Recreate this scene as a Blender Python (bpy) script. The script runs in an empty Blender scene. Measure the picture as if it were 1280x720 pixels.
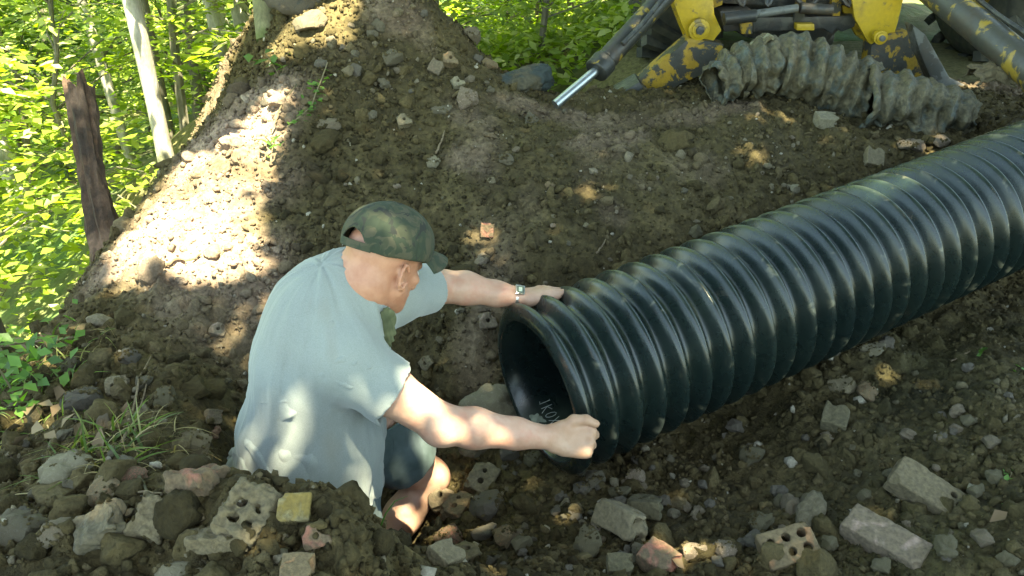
import bpy, bmesh, math, random
import numpy as np
from mathutils import Vector, Matrix, Euler, Quaternion
from mathutils.bvhtree import BVHTree

random.seed(7)
RNG = np.random.default_rng(7)
S = bpy.context.scene
COL = S.collection
R = math.radians

# ------------------------------------------------------------------ camera
PITCH = R(28.0)
CS, SN = math.cos(PITCH), math.sin(PITCH)
FPX = 1050.0
CAM = Vector((0.0, 0.0, 2.0))
cam_data = bpy.data.cameras.new("camera")
cam_data.sensor_width = 36.0
cam_data.lens = 36.0 * FPX / 1280.0
cam_data.clip_start = 0.05
cam_data.clip_end = 500.0
cam = bpy.data.objects.new("camera", cam_data)
COL.objects.link(cam)
cam.location = CAM
cam.rotation_euler = (math.pi / 2 - PITCH, 0, 0)
S.camera = cam


def P(px, py, D):
    """a point of the place: D metres in front of the photographer"""
    u = (px - 640.0) / FPX
    v = (360.0 - py) / FPX
    return Vector((CAM.x + D * u, CAM.y + D * (CS + SN * v), CAM.z + D * (-SN + CS * v)))


# ------------------------------------------------------------------ light
TO_SUN = Vector((0.14, -0.34, 0.93)).normalized()
world = bpy.data.worlds.new("World")
S.world = world
world.use_nodes = True
wn = world.node_tree
bg = wn.nodes["Background"]
sky = wn.nodes.new("ShaderNodeTexSky")
sky.sky_type = 'NISHITA'
sky.sun_disc = False
sky.sun_elevation = math.asin(TO_SUN.z)
sky.sun_rotation = math.atan2(TO_SUN.x, TO_SUN.y)
wn.links.new(sky.outputs[0], bg.inputs[0])
bg.inputs[1].default_value = 0.10
sun_d = bpy.data.lights.new("sun", 'SUN')
sun_d.energy = 5.0
sun_d.angle = R(0.53)
sun_d.color = (1.0, 0.94, 0.86)
sun = bpy.data.objects.new("sun", sun_d)
COL.objects.link(sun)
sun.rotation_euler = TO_SUN.to_track_quat('Z', 'Y').to_euler()
sun.location = (0, 0, 30)
S.view_settings.view_transform = 'Standard'
S.view_settings.look = 'None'
S.view_settings.exposure = 3.3
S.view_settings.gamma = 1.0
S.view_settings.use_white_balance = True
S.view_settings.white_balance_temperature = 8300
S.view_settings.white_balance_tint = -7
S.view_settings.use_curve_mapping = False
S.render.engine = 'CYCLES'
S.cycles.use_denoising = True
S.cycles.max_bounces = 8
S.cycles.diffuse_bounces = 4
S.cycles.glossy_bounces = 3
S.cycles.transmission_bounces = 4
S.cycles.transparent_max_bounces = 8
S.cycles.sample_clamp_indirect = 6.0


# ------------------------------------------------------------------ noise
def _hash(ix, iy, seed):
    h = (ix.astype(np.int64) * 374761393 + iy.astype(np.int64) * 668265263 + seed * 974634777) & 0xffffffff
    h = ((h ^ (h >> 13)) * 1274126177) & 0xffffffff
    h = (h ^ (h >> 16)) & 0xffffffff
    return h.astype(np.float64) / 4294967295.0


def vnoise(x, y, seed=0):
    ix, iy = np.floor(x), np.floor(y)
    fx, fy = x - ix, y - iy
    fx = fx * fx * fx * (fx * (fx * 6 - 15) + 10)
    fy = fy * fy * fy * (fy * (fy * 6 - 15) + 10)
    a = _hash(ix, iy, seed); b = _hash(ix + 1, iy, seed)
    c = _hash(ix, iy + 1, seed); d = _hash(ix + 1, iy + 1, seed)
    return (a * (1 - fx) + b * fx) * (1 - fy) + (c * (1 - fx) + d * fx) * fy * 1.0


def fbm(x, y, seed=0, octv=4, gain=0.5):
    s, a, t = 0, 1.0, 0
    for k in range(octv):
        s = s + a * (vnoise(x * 2 ** k + 13.7 * k, y * 2 ** k + 7.3 * k, seed + k) - 0.5)
        t += a
        a *= gain
    return s / t * 2


def worley(x, y, seed=0):
    ix, iy = np.floor(x), np.floor(y)
    f1 = np.full(x.shape, 9.0); idv = np.zeros(x.shape)
    for dx in (-1, 0, 1):
        for dy in (-1, 0, 1):
            cx, cy = ix + dx, iy + dy
            jx = cx + 0.1 + 0.8 * _hash(cx, cy, seed); jy = cy + 0.1 + 0.8 * _hash(cx, cy, seed + 11)
            ax, ay = np.abs(x - jx), np.abs(y - jy)
            rot = _hash(cx, cy, seed + 5)
            d = np.sqrt(ax * ax + ay * ay) * 0.55 + np.maximum(ax, ay) * 0.35 + np.maximum(0, (x - jx) * (rot - .5) * 1.2) * 0.4
            m = d < f1
            f1 = np.where(m, d, f1)
            idv = np.where(m, _hash(cx, cy, seed + 23), idv)
    return f1, idv


# ------------------------------------------------------------------ objects
def link(o, parent=None):
    COL.objects.link(o)
    if parent is not None:
        o.parent = parent
    return o


def tag(o, label=None, cat=None, group=None, kind=None):
    if label: o["label"] = label
    if cat: o["category"] = cat
    if group: o["group"] = group
    if kind: o["kind"] = kind
    return o


def empty(name, loc, rot=(0, 0, 0)):
    o = bpy.data.objects.new(name, None)
    o.empty_display_size = 0.1
    o.location = loc
    o.rotation_euler = rot
    return link(o)


def mesh_np(name, V, F, mat, parent=None, smooth=False, attrs=None, loc=None):
    """V (n,3) array, F list/array of polygons; one mesh object"""
    me = bpy.data.meshes.new(name)
    V = np.asarray(V, dtype=np.float32)
    if isinstance(F, np.ndarray):
        k = F.shape[1]
        me.vertices.add(len(V)); me.vertices.foreach_set("co", V.ravel())
        me.loops.add(F.size); me.loops.foreach_set("vertex_index", F.astype(np.int32).ravel())
        me.polygons.add(len(F)); me.polygons.foreach_set("loop_start", np.arange(0, F.size, k, dtype=np.int32))
        me.update(calc_edges=True)
    else:
        me.from_pydata([tuple(map(float, v)) for v in V], [], [tuple(f) for f in F])
        me.update()
    if smooth:
        me.polygons.foreach_set("use_smooth", np.ones(len(me.polygons), dtype=bool))
    if attrs:
        for an, av in attrs.items():
            at = me.attributes.new(an, 'FLOAT', 'POINT')
            at.data.foreach_set("value", np.asarray(av, dtype=np.float32))
    if mat is not None:
        me.materials.append(mat)
    o = bpy.data.objects.new(name, me)
    if loc is not None: o.location = loc
    return link(o, parent)


def recenter(o, p):
    """shift a mesh object's origin to world point p (no parent)"""
    p = Vector(p)
    o.data.transform(Matrix.Translation(-p))
    o.location = p
    return o


def tube(pts, rad, seg=12, caps=True):
    """swept tube; rad scalar or per-point; returns V,F"""
    pts = [Vector(p) for p in pts]
    n = len(pts)
    if not hasattr(rad, '__len__'): rad = [rad] * n
    V, F = [], []
    t = (pts[1] - pts[0]).normalized()
    a = t.orthogonal().normalized()
    for i in range(n):
        if 0 < i < n - 1: tt = (pts[i + 1] - pts[i - 1]).normalized()
        elif i == 0: tt = (pts[1] - pts[0]).normalized()
        else: tt = (pts[-1] - pts[-2]).normalized()
        q = t.rotation_difference(tt); a = q @ a; t = tt
        b = t.cross(a)
        for k in range(seg):
            th = 2 * math.pi * k / seg
            V.append(pts[i] + (a * math.cos(th) + b * math.sin(th)) * rad[i])
    for i in range(n - 1):
        for k in range(seg):
            k2 = (k + 1) % seg
            F.append((i * seg + k, i * seg + k2, (i + 1) * seg + k2, (i + 1) * seg + k))
    if caps:
        F.append(tuple(range(seg - 1, -1, -1)))
        F.append(tuple((n - 1) * seg + k for k in range(seg)))
    return V, F


class MB:
    """collects shapes for ONE mesh"""
    def __init__(s): s.V = []; s.F = []
    def add(s, V, F):
        o = len(s.V); s.V += [Vector(v) for v in V]; s.F += [tuple(i + o for i in f) for f in F]; return s
    def tube(s, pts, rad, seg=12, caps=True): return s.add(*tube(pts, rad, seg, caps))
    def box(s, c, size, M=None):
        x, y, z = [q / 2 for q in size]
        V = [Vector((i * x, j * y, k * z)) for i in (-1, 1) for j in (-1, 1) for k in (-1, 1)]
        if M is not None: V = [M @ v for v in V]
        V = [v + Vector(c) for v in V]
        return s.add(V, [(0, 1, 3, 2), (4, 6, 7, 5), (0, 4, 5, 1), (2, 3, 7, 6), (0, 2, 6, 4), (1, 5, 7, 3)])
    def prism(s, poly, nvec):
        """polygon (list of points) extruded by nvec"""
        n = len(poly); nv = Vector(nvec)
        V = [Vector(p) for p in poly] + [Vector(p) + nv for p in poly]
        F = [tuple(range(n - 1, -1, -1)), tuple(range(n, 2 * n))] + [(i, (i + 1) % n, n + (i + 1) % n, n + i) for i in range(n)]
        return s.add(V, F)
    def build(s, name, mat, parent=None, bevel=0.0, smooth=False, loc=None, angle=40):
        me = bpy.data.meshes.new(name)
        me.from_pydata([tuple(v) for v in s.V], [], s.F)
        bm = bmesh.new(); bm.from_mesh(me)
        bmesh.ops.recalc_face_normals(bm, faces=bm.faces)
        if bevel > 0:
            es = [e for e in bm.edges if len(e.link_faces) == 2 and e.calc_face_angle(0) > R(30)]
            bmesh.ops.bevel(bm, geom=es, offset=bevel, segments=2, profile=0.6, affect='EDGES', clamp_overlap=True)
        bm.to_mesh(me); bm.free()
        me.materials.append(mat)
        if smooth or bevel > 0:
            me.polygons.foreach_set("use_smooth", np.ones(len(me.polygons), dtype=bool))
            me.set_sharp_from_angle(angle=R(angle))
        o = bpy.data.objects.new(name, me)
        if loc is not None: o.location = loc
        return link(o, parent)


# ------------------------------------------------------------------ materials
class NT:
    def __init__(s, name):
        s.m = bpy.data.materials.new(name); s.m.use_nodes = True
        s.t = s.m.node_tree; s.b = s.t.nodes["Principled BSDF"]; s.out = s.t.nodes["Material Output"]
        s.tc = s.t.nodes.new("ShaderNodeTexCoord")
    def n(s, typ, **kw):
        nd = s.t.nodes.new(typ)
        for k, v in kw.items():
            if hasattr(nd, k): setattr(nd, k, v)
            else: nd.inputs[k.replace('_', ' ')].default_value = v
        return nd
    def l(s, a, b): s.t.links.new(a, b)
    def noise(s, scale, detail=4, rough=0.55, coord='Object', vec=None, dist=0.0):
        nd = s.n("ShaderNodeTexNoise"); nd.inputs["Scale"].default_value = scale
        nd.inputs["Detail"].default_value = detail; nd.inputs["Roughness"].default_value = rough
        nd.inputs["Distortion"].default_value = dist
        s.l(vec if vec is not None else s.tc.outputs[coord], nd.inputs["Vector"]); return nd.outputs["Fac"]
    def ramp(s, fac, stops, interp='LINEAR'):
        r = s.n("ShaderNodeValToRGB"); r.color_ramp.interpolation = interp
        el = r.color_ramp.elements
        while len(el) < len(stops): el.new(0.5)
        for e, (p, c) in zip(el, stops):
            e.position = p; e.color = (c[0], c[1], c[2], 1) if hasattr(c, '__len__') else (c, c, c, 1)
        s.l(fac, r.inputs[0]); return r.outputs[0]
    def mix(s, fac, a, b, typ='MIX'):
        m = s.n("ShaderNodeMix", data_type='RGBA', blend_type=typ)
        for inp, v in ((m.inputs[0], fac), (m.inputs[6], a), (m.inputs[7], b)):
            if isinstance(v, bpy.types.NodeSocket): s.l(v, inp)
            elif hasattr(v, '__len__'): inp.default_value = (v[0], v[1], v[2], 1)
            else: inp.default_value = v
        return m.outputs[2]
    def math(s, op, a, b=0.0, clamp=False):
        m = s.n("ShaderNodeMath", operation=op); m.use_clamp = clamp
        for inp, v in ((m.inputs[0], a), (m.inputs[1], b)):
            if isinstance(v, bpy.types.NodeSocket): s.l(v, inp)
            else: inp.default_value = v
        return m.outputs[0]
    def attr(s, name):
        a = s.n("ShaderNodeAttribute"); a.attribute_name = name; return a.outputs["Fac"]
    def objrand(s):
        return s.n("ShaderNodeObjectInfo").outputs["Random"]
    def bump(s, h, strength=0.5, dist=0.01):
        b = s.n("ShaderNodeBump"); b.inputs["Strength"].default_value = strength; b.inputs["Distance"].default_value = dist
        s.l(h, b.inputs["Height"]); s.l(b.outputs[0], s.b.inputs["Normal"]); return b
    def set(s, base=None, rough=None, metal=None, **kw):
        for nm, v in (("Base Color", base), ("Roughness", rough), ("Metallic", metal)):
            if v is None: continue
            if isinstance(v, bpy.types.NodeSocket): s.l(v, s.b.inputs[nm])
            elif hasattr(v, '__len__'): s.b.inputs[nm].default_value = (v[0], v[1], v[2], 1)
            else: s.b.inputs[nm].default_value = v
        for k, v in kw.items(): s.b.inputs[k.replace('_', ' ')].default_value = v
        return s.m


def leaf_material(name, c1, c2, trans=0.5, per_leaf=True, c3=None):
    t = NT(name)
    f = t.attr("tone")
    col = t.ramp(f, [(0.0, c1), (1.0, c2)] if c3 is None else [(0.0, c1), (0.7, c2), (1.0, c3)])
    hs = t.n("ShaderNodeHueSaturation")
    hs.inputs["Value"].default_value = 1.0
    t.l(col, hs.inputs["Color"])
    t.l(t.math('ADD', t.math('MULTIPLY', t.objrand(), 0.5), 0.75), hs.inputs["Value"])
    col = hs.outputs[0]
    t.l(col, t.b.inputs["Base Color"]); t.b.inputs["Roughness"].default_value = 0.5
    tr = t.n("ShaderNodeBsdfTranslucent")
    tc = t.mix(1.0, col, (1.5, 1.6, 0.6), 'MULTIPLY')
    t.l(tc, tr.inputs[0])
    mx = t.n("ShaderNodeMixShader"); mx.inputs[0].default_value = trans
    t.l(t.b.outputs[0], mx.inputs[1]); t.l(tr.outputs[0], mx.inputs[2]); t.l(mx.outputs[0], t.out.inputs[0])
    return t.m
# ------------------------------------------------------------------ the ground
def _w(px, py, D): return tuple(P(px, py, D))
ctrl = [_w(*a) for a in [
    # near ledge the photographer stands behind
    (-200, 760, 1.35), (0, 715, 1.50), (150, 715, 1.45), (300, 715, 1.42), (420, 715, 1.42),
    (0, 600, 1.85), (100, 600, 1.82), (200, 600, 1.72), (300, 600, 1.58), (415, 614, 1.52), (432, 662, 1.50), (450, 718, 1.50),
    (350, 660, 1.50), (620, 730, 1.98), (575, 730, 2.08),
    # trench bottom and its near side
    (580, 690, 2.28), (600, 650, 2.42), (540, 640, 2.60), (500, 700, 2.30), (516, 718, 2.30), (500, 690, 2.42), (530, 690, 2.40), (700, 600, 2.50), (700, 700, 2.05), (850, 700, 2.05), (850, 600, 2.42), (1000, 700, 2.03),
    (1000, 600, 2.32), (1150, 700, 1.98), (1275, 700, 1.93), (1275, 600, 2.18), (1275, 500, 2.45), (1275, 420, 2.80), (1100, 500, 2.62),
    (1000, 520, 2.62), (900, 540, 2.72), (1275, 360, 3.20), (1100, 400, 3.05), (900, 400, 2.95), (750, 500, 2.72),
    # left bank
    (280, 520, 2.28), (245, 565, 1.92), (255, 470, 2.45), (200, 540, 2.05), (100, 520, 2.15), (0, 520, 2.2), (270, 400, 2.68), (150, 400, 2.62), (60, 440, 2.5), (330, 400, 2.75),
    # slope behind the man
    (450, 450, 2.75), (560, 450, 2.68), (600, 560, 2.66), (520, 570, 2.74), (400, 250, 3.15), (500, 200, 3.30), (640, 300, 2.98),
    (560, 330, 2.98), (700, 330, 2.92), (850, 270, 3.15), (1000, 220, 3.40), (1150, 200, 3.52), (1275, 160, 3.75),
    (640, 150, 3.62), (720, 150, 3.75), (850, 135, 3.88), (960, 125, 3.85), (1100, 165, 3.72),
    (960, 105, 4.1), (1100, 140, 4.0),
    # heap
    (400, 10, 3.90), (460, 20, 3.90), (400, -60, 4.1), (300, 150, 3.50), (230, 280, 3.05), (330, 280, 3.08), (160, 320, 2.95), (400, 120, 3.5), (500, 90, 3.7),
    # plateau
    (740, 120, 4.4), (850, 105, 4.4)]]
plateau_z = CAM.z - 1.12
for x, y in [(0.6, 5.2), (1.6, 5.0), (2.8, 4.8), (4.0, 4.6), (2.0, 7), (4, 7), (6, 6), (1.0, 6.5), (5, 3.5), (8, 4), (8, 9), (3, 10), (5, 12)]:
    ctrl.append((x, y, plateau_z - 0.02 * max(0, y - 7)))
ridge_px = [(560, 20, 4.1), (600, 72, 4.1), (650, 105, 4.05), (525, 0, 4.1), (335, 0, 4.4), (310, 40, 4.25), (270, 100, 3.95), (235, 160, 3.65), (185, 215, 3.4), (130, 285, 3.12),
            (80, 360, 2.88), (30, 415, 2.7), (-60, 470, 2.5)]
for k, (px, py, D) in enumerate(ridge_px):
    w = P(px + (24 if k > 4 else 0), py + (12 if k > 4 else 0), D); ctrl.append(tuple(w))
    if k < 3:
        ctrl.append((w.x + 0.1, w.y + 0.5, w.z - 0.45)); ctrl.append((w.x + 0.1, w.y + 1.2, min(w.z - 0.6, plateau_z - 0.2)))
    elif k > 3:
        ctrl.append((w.x - 0.35, w.y + 0.22, w.z - 0.40)); ctrl.append((w.x - 0.9, w.y + 0.6, w.z - 0.95))
        ctrl.append((w.x - 2.0, w.y + 1.2, w.z - 1.5))
for x, y, z in [(-0.48, 1.55, -2.10), (-0.36, 1.72, -2.06), (-0.48, 1.80, -2.02), (-0.36, 1.55, -2.05), (-0.3, 1.85, -1.95), (-0.55,1.95,-1.95),
                (-0.5, 0.4, -1.1), (-1.5, 0.3, -1.15), (0.6, 0.6, -1.35), (1.8, 0.6, -1.3), (3, 1, -1.3), (4, 2, -1.3), (-2.6, 1.2, -1.3), (0, -1, -1.35), (3, -2, -1.3), (-3, -2, -1.4),
                (-3.2, 2.2, -2.0), (-4.5, 4, -2.8), (-5, 7, -3.1), (-8, 10, -3.6), (-3, 9, -2.7), (0, 8, -1.9), (-1.5, 7, -2.3), (0, 12, -2.2), (-6, 14, -3.5), (4, 16, -1.6),
                (-12, 6, -3.8), (-8, 2, -3), (-8, -4, -2), (-14, 14, -4), (-14, 22, -3.5), (0, 22, -2.2), (14, 22, -1.2), (14, 6, -1.1), (10, -6, -1.2), (0, -10, -1.4),
                (-25, 30, -3), (25, 30, -1), (-30, 0, -3), (30, 0, -1), (0, 45, -2), (-25, -25, -2), (25, -25, -1)]:
    ctrl.append((x, y, CAM.z + z))
CP = np.array(ctrl)
_c2 = 0.12 ** 2
_d = np.sqrt(((CP[:, None, :2] - CP[None, :, :2]) ** 2).sum(-1) + _c2)
_n = len(CP)
_A = np.zeros((_n + 3, _n + 3)); _A[:_n, :_n] = _d + np.eye(_n) * -0.012
_A[:_n, _n] = 1; _A[:_n, _n + 1:] = CP[:, :2]; _A[_n, :_n] = 1; _A[_n + 1:, :_n] = CP[:, :2].T
_W = np.linalg.solve(_A, np.concatenate([CP[:, 2], [0, 0, 0]]))


def base_h(x, y):
    x = np.asarray(x, dtype=float); y = np.asarray(y, dtype=float); sh = x.shape
    x = x.ravel(); y = y.ravel(); out = np.empty(x.shape)
    for i in range(0, len(x), 20000):
        a, b = x[i:i + 20000], y[i:i + 20000]
        d = np.sqrt((a[:, None] - CP[:, 0]) ** 2 + (b[:, None] - CP[:, 1]) ** 2 + _c2)
        out[i:i + 20000] = d @ _W[:_n] + _W[_n] + a * _W[_n + 1] + b * _W[_n + 2]
    return out.reshape(sh)


def sstep(a, b, x): t = np.clip((x - a) / (b - a), 0, 1); return t * t * (3 - 2 * t)


def dug(x, y):
    """1 where the soil is freshly dug, 0 on grown ground"""
    z = base_h(x, y) - CAM.z
    m = sstep(-2.9, -2.3, x + 0.45 * (3.0 - y)) * (1 - sstep(4.6, 5.4, y))
    m = m * (1 - sstep(4.15, 4.6, y) * sstep(0.0, 0.5, x))
    return m


def detail_h(x, y, m=None):
    x = np.asarray(x, float); y = np.asarray(y, float)
    if m is None: m = dug(x, y)
    h = 0.05 * fbm(x * 2.2, y * 2.2, 3, 3) * (0.4 + 0.6 * m)
    # coarse lumps on the left bank and near ledge, finer crumbs on the fresh slope
    coarse = np.clip(0.45 + 0.9 * fbm(x * 0.9 + 5, y * 0.9, 9, 2) + 0.35 * sstep(0.3, -0.5, x) + 0.25 * sstep(1.9, 1.4, y), 0.55, 1.35)
    wx = x + 0.03 * fbm(x * 9, y * 9, 31, 2); wy = y + 0.03 * fbm(x * 9 + 40, y * 9, 33, 2)
    for s, amp, sd in ((0.19, 0.045, 1), (0.095, 0.034, 2), (0.050, 0.021, 3), (0.024, 0.0095, 4)):
        f, i = worley(wx / s, wy / s, sd * 7)
        dome = np.sqrt(np.clip(1 - (f / 0.62) ** 2, 0, 1)) * (0.15 + 0.85 * i ** 1.5)
        if s > 0.03:
            fc = clods(wx / s, wy / s, sd * 7 + 3)
            dome = 0.35 * dome + 0.85 * fc
        k = coarse if s > 0.03 else (0.55 + 0.45 * coarse)
        if s > 0.15: k = np.clip(coarse - 0.35, 0, 1)
        h = h + m * amp * k * dome
    h = h + m * 0.006 * fbm(x * 60, y * 60, 77, 3) + m * 0.012 * fbm(x * 14, y * 14, 78, 3)
    return h


def clods(x, y, seed):
    """angular clods: tilted facets parted by crevices, 0..1"""
    ix, iy = np.floor(x), np.floor(y)
    f1 = np.full(x.shape, 9.0); f2 = np.full(x.shape, 9.0); hv = np.zeros(x.shape)
    for dx in (-1, 0, 1):
        for dy in (-1, 0, 1):
            cx, cy = ix + dx, iy + dy
            jx = cx + 0.1 + 0.8 * _hash(cx, cy, seed); jy = cy + 0.1 + 0.8 * _hash(cx, cy, seed + 11)
            ax, ay = x - jx, y - jy
            d = np.abs(ax) * 0.5 + np.sqrt(ax * ax + ay * ay) * 0.7
            hh = _hash(cx, cy, seed + 31) ** 1.6 + (_hash(cx, cy, seed + 41) - 0.5) * 1.1 * ax + (_hash(cx, cy, seed + 51) - 0.5) * 1.1 * ay
            m = d < f1
            f2 = np.where(m, f1, np.minimum(f2, d)); hv = np.where(m, hh, hv); f1 = np.where(m, d, f1)
    e = sstep(0.0, 0.22, f2 - f1)
    return np.clip(hv, 0, 1.2) * (0.45 + 0.55 * e)


def H(x, y): return base_h(x, y) + detail_h(x, y)


# fine sheet: freshly dug soil
gx = np.arange(-2.5, 3.7, 0.0092)
_ys = [0.35]
while _ys[-1] < 5.3: _ys.append(_ys[-1] + 0.0065 + 0.0032 * max(0, _ys[-1] - 1.0) + (0.01 if _ys[-1] < 0.9 else 0))
gy = np.array(_ys)
X, Y = np.meshgrid(gx, gy)
Mdug = dug(X, Y)
Z = base_h(X, Y) + detail_h(X, Y, Mdug)
# horizontal jitter gives the crumbs steeper, less map-like sides
Xj = X + 0.004 * (fbm(X * 40, Y * 40, 91, 2)) * Mdug
Yj = Y + 0.004 * (fbm(X * 40 + 9, Y * 40, 95, 2)) * Mdug
ny, nx = X.shape
idx = np.arange(ny * nx).reshape(ny, nx)
Fq = np.stack([idx[:-1, :-1], idx[:-1, 1:], idx[1:, 1:], idx[1:, :-1]], -1).reshape(-1, 4)
clay_sunlit = sstep(-0.45, -1.15, X + 0.12 * (Y - 3)) * sstep(1.9, 2.6, Y) * np.clip(0.75 + 0.8 * fbm(X * 3, Y * 3, 55, 3), 0, 1)
clay_sunlit = np.maximum(clay_sunlit, sstep(0.45, 0.15, np.hypot((X - 0.98) / 0.8, (Y - 3.55) / 1.8) + 0.12 * fbm(X * 5, Y * 5, 57, 3)) * 0.22)
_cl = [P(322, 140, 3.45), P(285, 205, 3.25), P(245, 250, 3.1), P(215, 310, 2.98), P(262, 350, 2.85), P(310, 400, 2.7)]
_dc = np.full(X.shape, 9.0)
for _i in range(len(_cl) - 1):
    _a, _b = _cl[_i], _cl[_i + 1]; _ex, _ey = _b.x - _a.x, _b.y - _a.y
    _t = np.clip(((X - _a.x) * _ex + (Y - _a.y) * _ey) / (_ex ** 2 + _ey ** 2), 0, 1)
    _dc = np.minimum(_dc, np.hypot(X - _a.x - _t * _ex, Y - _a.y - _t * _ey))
clay_sunlit = clay_sunlit * sstep(0.34, 0.16, _dc + 0.10 * fbm(X * 4, Y * 4, 59, 3))  # pale clay held to the sun patch, so its brightness is partly painted in
clay_sunlit = np.maximum(clay_sunlit, np.clip(fbm(X * 1.7 + 3, Y * 1.7, 58, 3) * 1.5 - 0.5, 0, 0.3))
canopy_green = sstep(0.55, 0.9, X) * sstep(2.9, 2.3, Y) * np.clip(0.5 + 0.9 * fbm(X * 2.3, Y * 2.3, 61, 3), 0, 1)  # olive tint of light through the leaves, painted on the shaded trench side
slick = sstep(1.5, 2.1, X - 0.3 * (Y - 1.6)) * sstep(2.9, 2.4, Y)

t = NT("dug_soil")
n1 = t.noise(3.2, 6, 0.6); n2 = t.noise(38, 6, 0.65); n3 = t.noise(170, 4, 0.6)
soil = t.ramp(n1, [(0.3, (0.038, 0.0285, 0.0115)), (0.55, (0.075, 0.057, 0.024)), (0.75, (0.122, 0.093, 0.042))])
clay_sunlit_col = t.ramp(n1, [(0.3, (0.22, 0.14, 0.10)), (0.6, (0.34, 0.25, 0.195)), (0.8, (0.41, 0.32, 0.26))])
canopy_green_col = t.ramp(n1, [(0.3, (0.040, 0.040, 0.018)), (0.7, (0.085, 0.078, 0.035))])
c = t.mix(t.attr("clay_sunlit"), soil, clay_sunlit_col)
c = t.mix(t.math('MULTIPLY', t.attr("canopy_green"), 0.75), c, canopy_green_col)
c = t.mix(1.0, c, t.ramp(n2, [(0.25, 0.50), (0.5, 0.95), (0.75, 1.5)]), 'MULTIPLY')
vor = t.n("ShaderNodeTexVoronoi"); vor.inputs["Scale"].default_value = 75
t.l(t.tc.outputs["Object"], vor.inputs["Vector"])
c = t.mix(0.6, c, t.mix(1.0, c, t.ramp(vor.outputs["Color"], [(0.2, 0.7), (0.8, 1.35)]), 'MULTIPLY'))
speck = t.ramp(n3, [(0.66, 0.0), (0.72, 1.0)])
c = t.mix(t.math('MULTIPLY', speck, 0.35), c, (0.33, 0.27, 0.20))
grown = t.ramp(n2, [(0.3, (0.06, 0.052, 0.025)), (0.5, (0.12, 0.11, 0.045)), (0.7, (0.18, 0.155, 0.08))])
c = t.mix(t.attr("grown"), c, grown)
hgt = t.math('ADD', t.math('MULTIPLY', n2, 1.0), t.math('MULTIPLY', n3, 0.45))
t.bump(hgt, 1.0, 0.012)
SOIL = t.set(base=c, rough=0.93)
SOIL.node_tree.nodes["Principled BSDF"].inputs["Specular IOR Level"].default_value = 0.25
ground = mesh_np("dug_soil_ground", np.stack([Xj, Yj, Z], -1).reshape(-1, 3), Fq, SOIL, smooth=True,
                 attrs={"clay_sunlit": clay_sunlit.ravel(), "canopy_green": canopy_green.ravel(), "grown": (1 - Mdug).ravel() * 1.0})
tag(ground, kind="structure")
# lookup of the fine surface
def Hs(x, y):
    """height of the built fine surface (nearest node)"""
    i = int(np.clip(np.searchsorted(gy, y), 1, ny - 1)); j = int(np.clip(round((x - gx[0]) / 0.0092), 0, nx - 1))
    if not (gx[0] <= x <= gx[-1] and gy[0] <= y <= gy[-1]): return float(H(np.array([x]), np.array([y]))[0])
    return float(Z[i, j])


def base1(x, y): return float(base_h(np.array([x]), np.array([y]))[0])


_bs = slice(None, None, 4)
_sub = np.stack([X[_bs, _bs], Y[_bs, _bs], Z[_bs, _bs]], -1)
_sy, _sx = _sub.shape[:2]
_si = np.arange(_sy * _sx).reshape(_sy, _sx)
_bvh = BVHTree.FromPolygons([tuple(v) for v in _sub.reshape(-1, 3)],
                            np.stack([_si[:-1, :-1], _si[:-1, 1:], _si[1:, 1:], _si[1:, :-1]], -1).reshape(-1, 4).tolist())


def G(px, py):
    """the ground point the photograph shows at a pixel, and its normal"""
    d = (P(px, py, 1.0) - CAM).normalized()
    h = _bvh.ray_cast(CAM, d)
    if h[0] is None:
        return G(px + 8, py + 6) if px < 640 and py < 700 else (None, None)
    return h[0], (h[1] if h[1].z > 0 else -h[1])


def gnormal(x, y, e=0.06):
    a = base_h(np.array([x - e, x + e, x, x]), np.array([y, y, y - e, y + e]))
    return Vector((-(a[1] - a[0]) / (2 * e), -(a[3] - a[2]) / (2 * e), 1)).normalized()


# wide sheet out to the horizon
def _axis(lo, a, b, hi, fine, grow):
    l = [a]; s = fine
    while l[-1] > lo: s *= grow; l.append(l[-1] - s)
    m = list(np.arange(a, b, fine)); h = [b]; s = fine
    while h[-1] < hi: s *= grow; h.append(h[-1] + s)
    return np.array(sorted(set([round(v, 4) for v in l + m + h])))
ox = _axis(-260, -9, 9, 260, 0.16, 1.12); oy = _axis(-260, -2, 16, 260, 0.16, 1.12)
OX, OY = np.meshgrid(ox, oy)
OZ = base_h(np.clip(OX, -30, 30), np.clip(OY, -25, 45)) + 0.10 * fbm(OX * 0.8, OY * 0.8, 3, 4) + 0.03 * fbm(OX * 4, OY * 4, 4, 2)
inside = (OX > gx[0] + 0.1) & (OX < gx[-1] - 0.1) & (OY > gy[0] + 0.1) & (OY < gy[-1] - 0.1)
near = (OX > gx[0] - 0.4) & (OX < gx[-1] + 0.4) & (OY > gy[0] - 0.4) & (OY < gy[-1] + 0.4)
OZ = np.where(near, base_h(OX, OY) - 0.02 + 0.0 * OX, OZ)
OZ = np.where(inside, OZ - 0.35, OZ)
oi = np.arange(OX.size).reshape(OX.shape)
OF = np.stack([oi[:-1, :-1], oi[:-1, 1:], oi[1:, 1:], oi[1:, :-1]], -1).reshape(-1, 4)
t = NT("forest_floor")
a = t.noise(6, 6, 0.65); b = t.noise(1.3, 4)
c = t.ramp(a, [(0.25, (0.045, 0.036, 0.018)), (0.5, (0.10, 0.08, 0.035)), (0.75, (0.19, 0.15, 0.08))])
g = t.ramp(a, [(0.25, (0.03, 0.06, 0.012)), (0.6, (0.07, 0.13, 0.025)), (0.8, (0.12, 0.18, 0.05))])
c = t.mix(t.ramp(b, [(0.35, 0.0), (0.6, 1.0)]), c, g)
t.bump(a, 0.8, 0.05)
FLOOR = t.set(base=c, rough=0.95)
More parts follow.
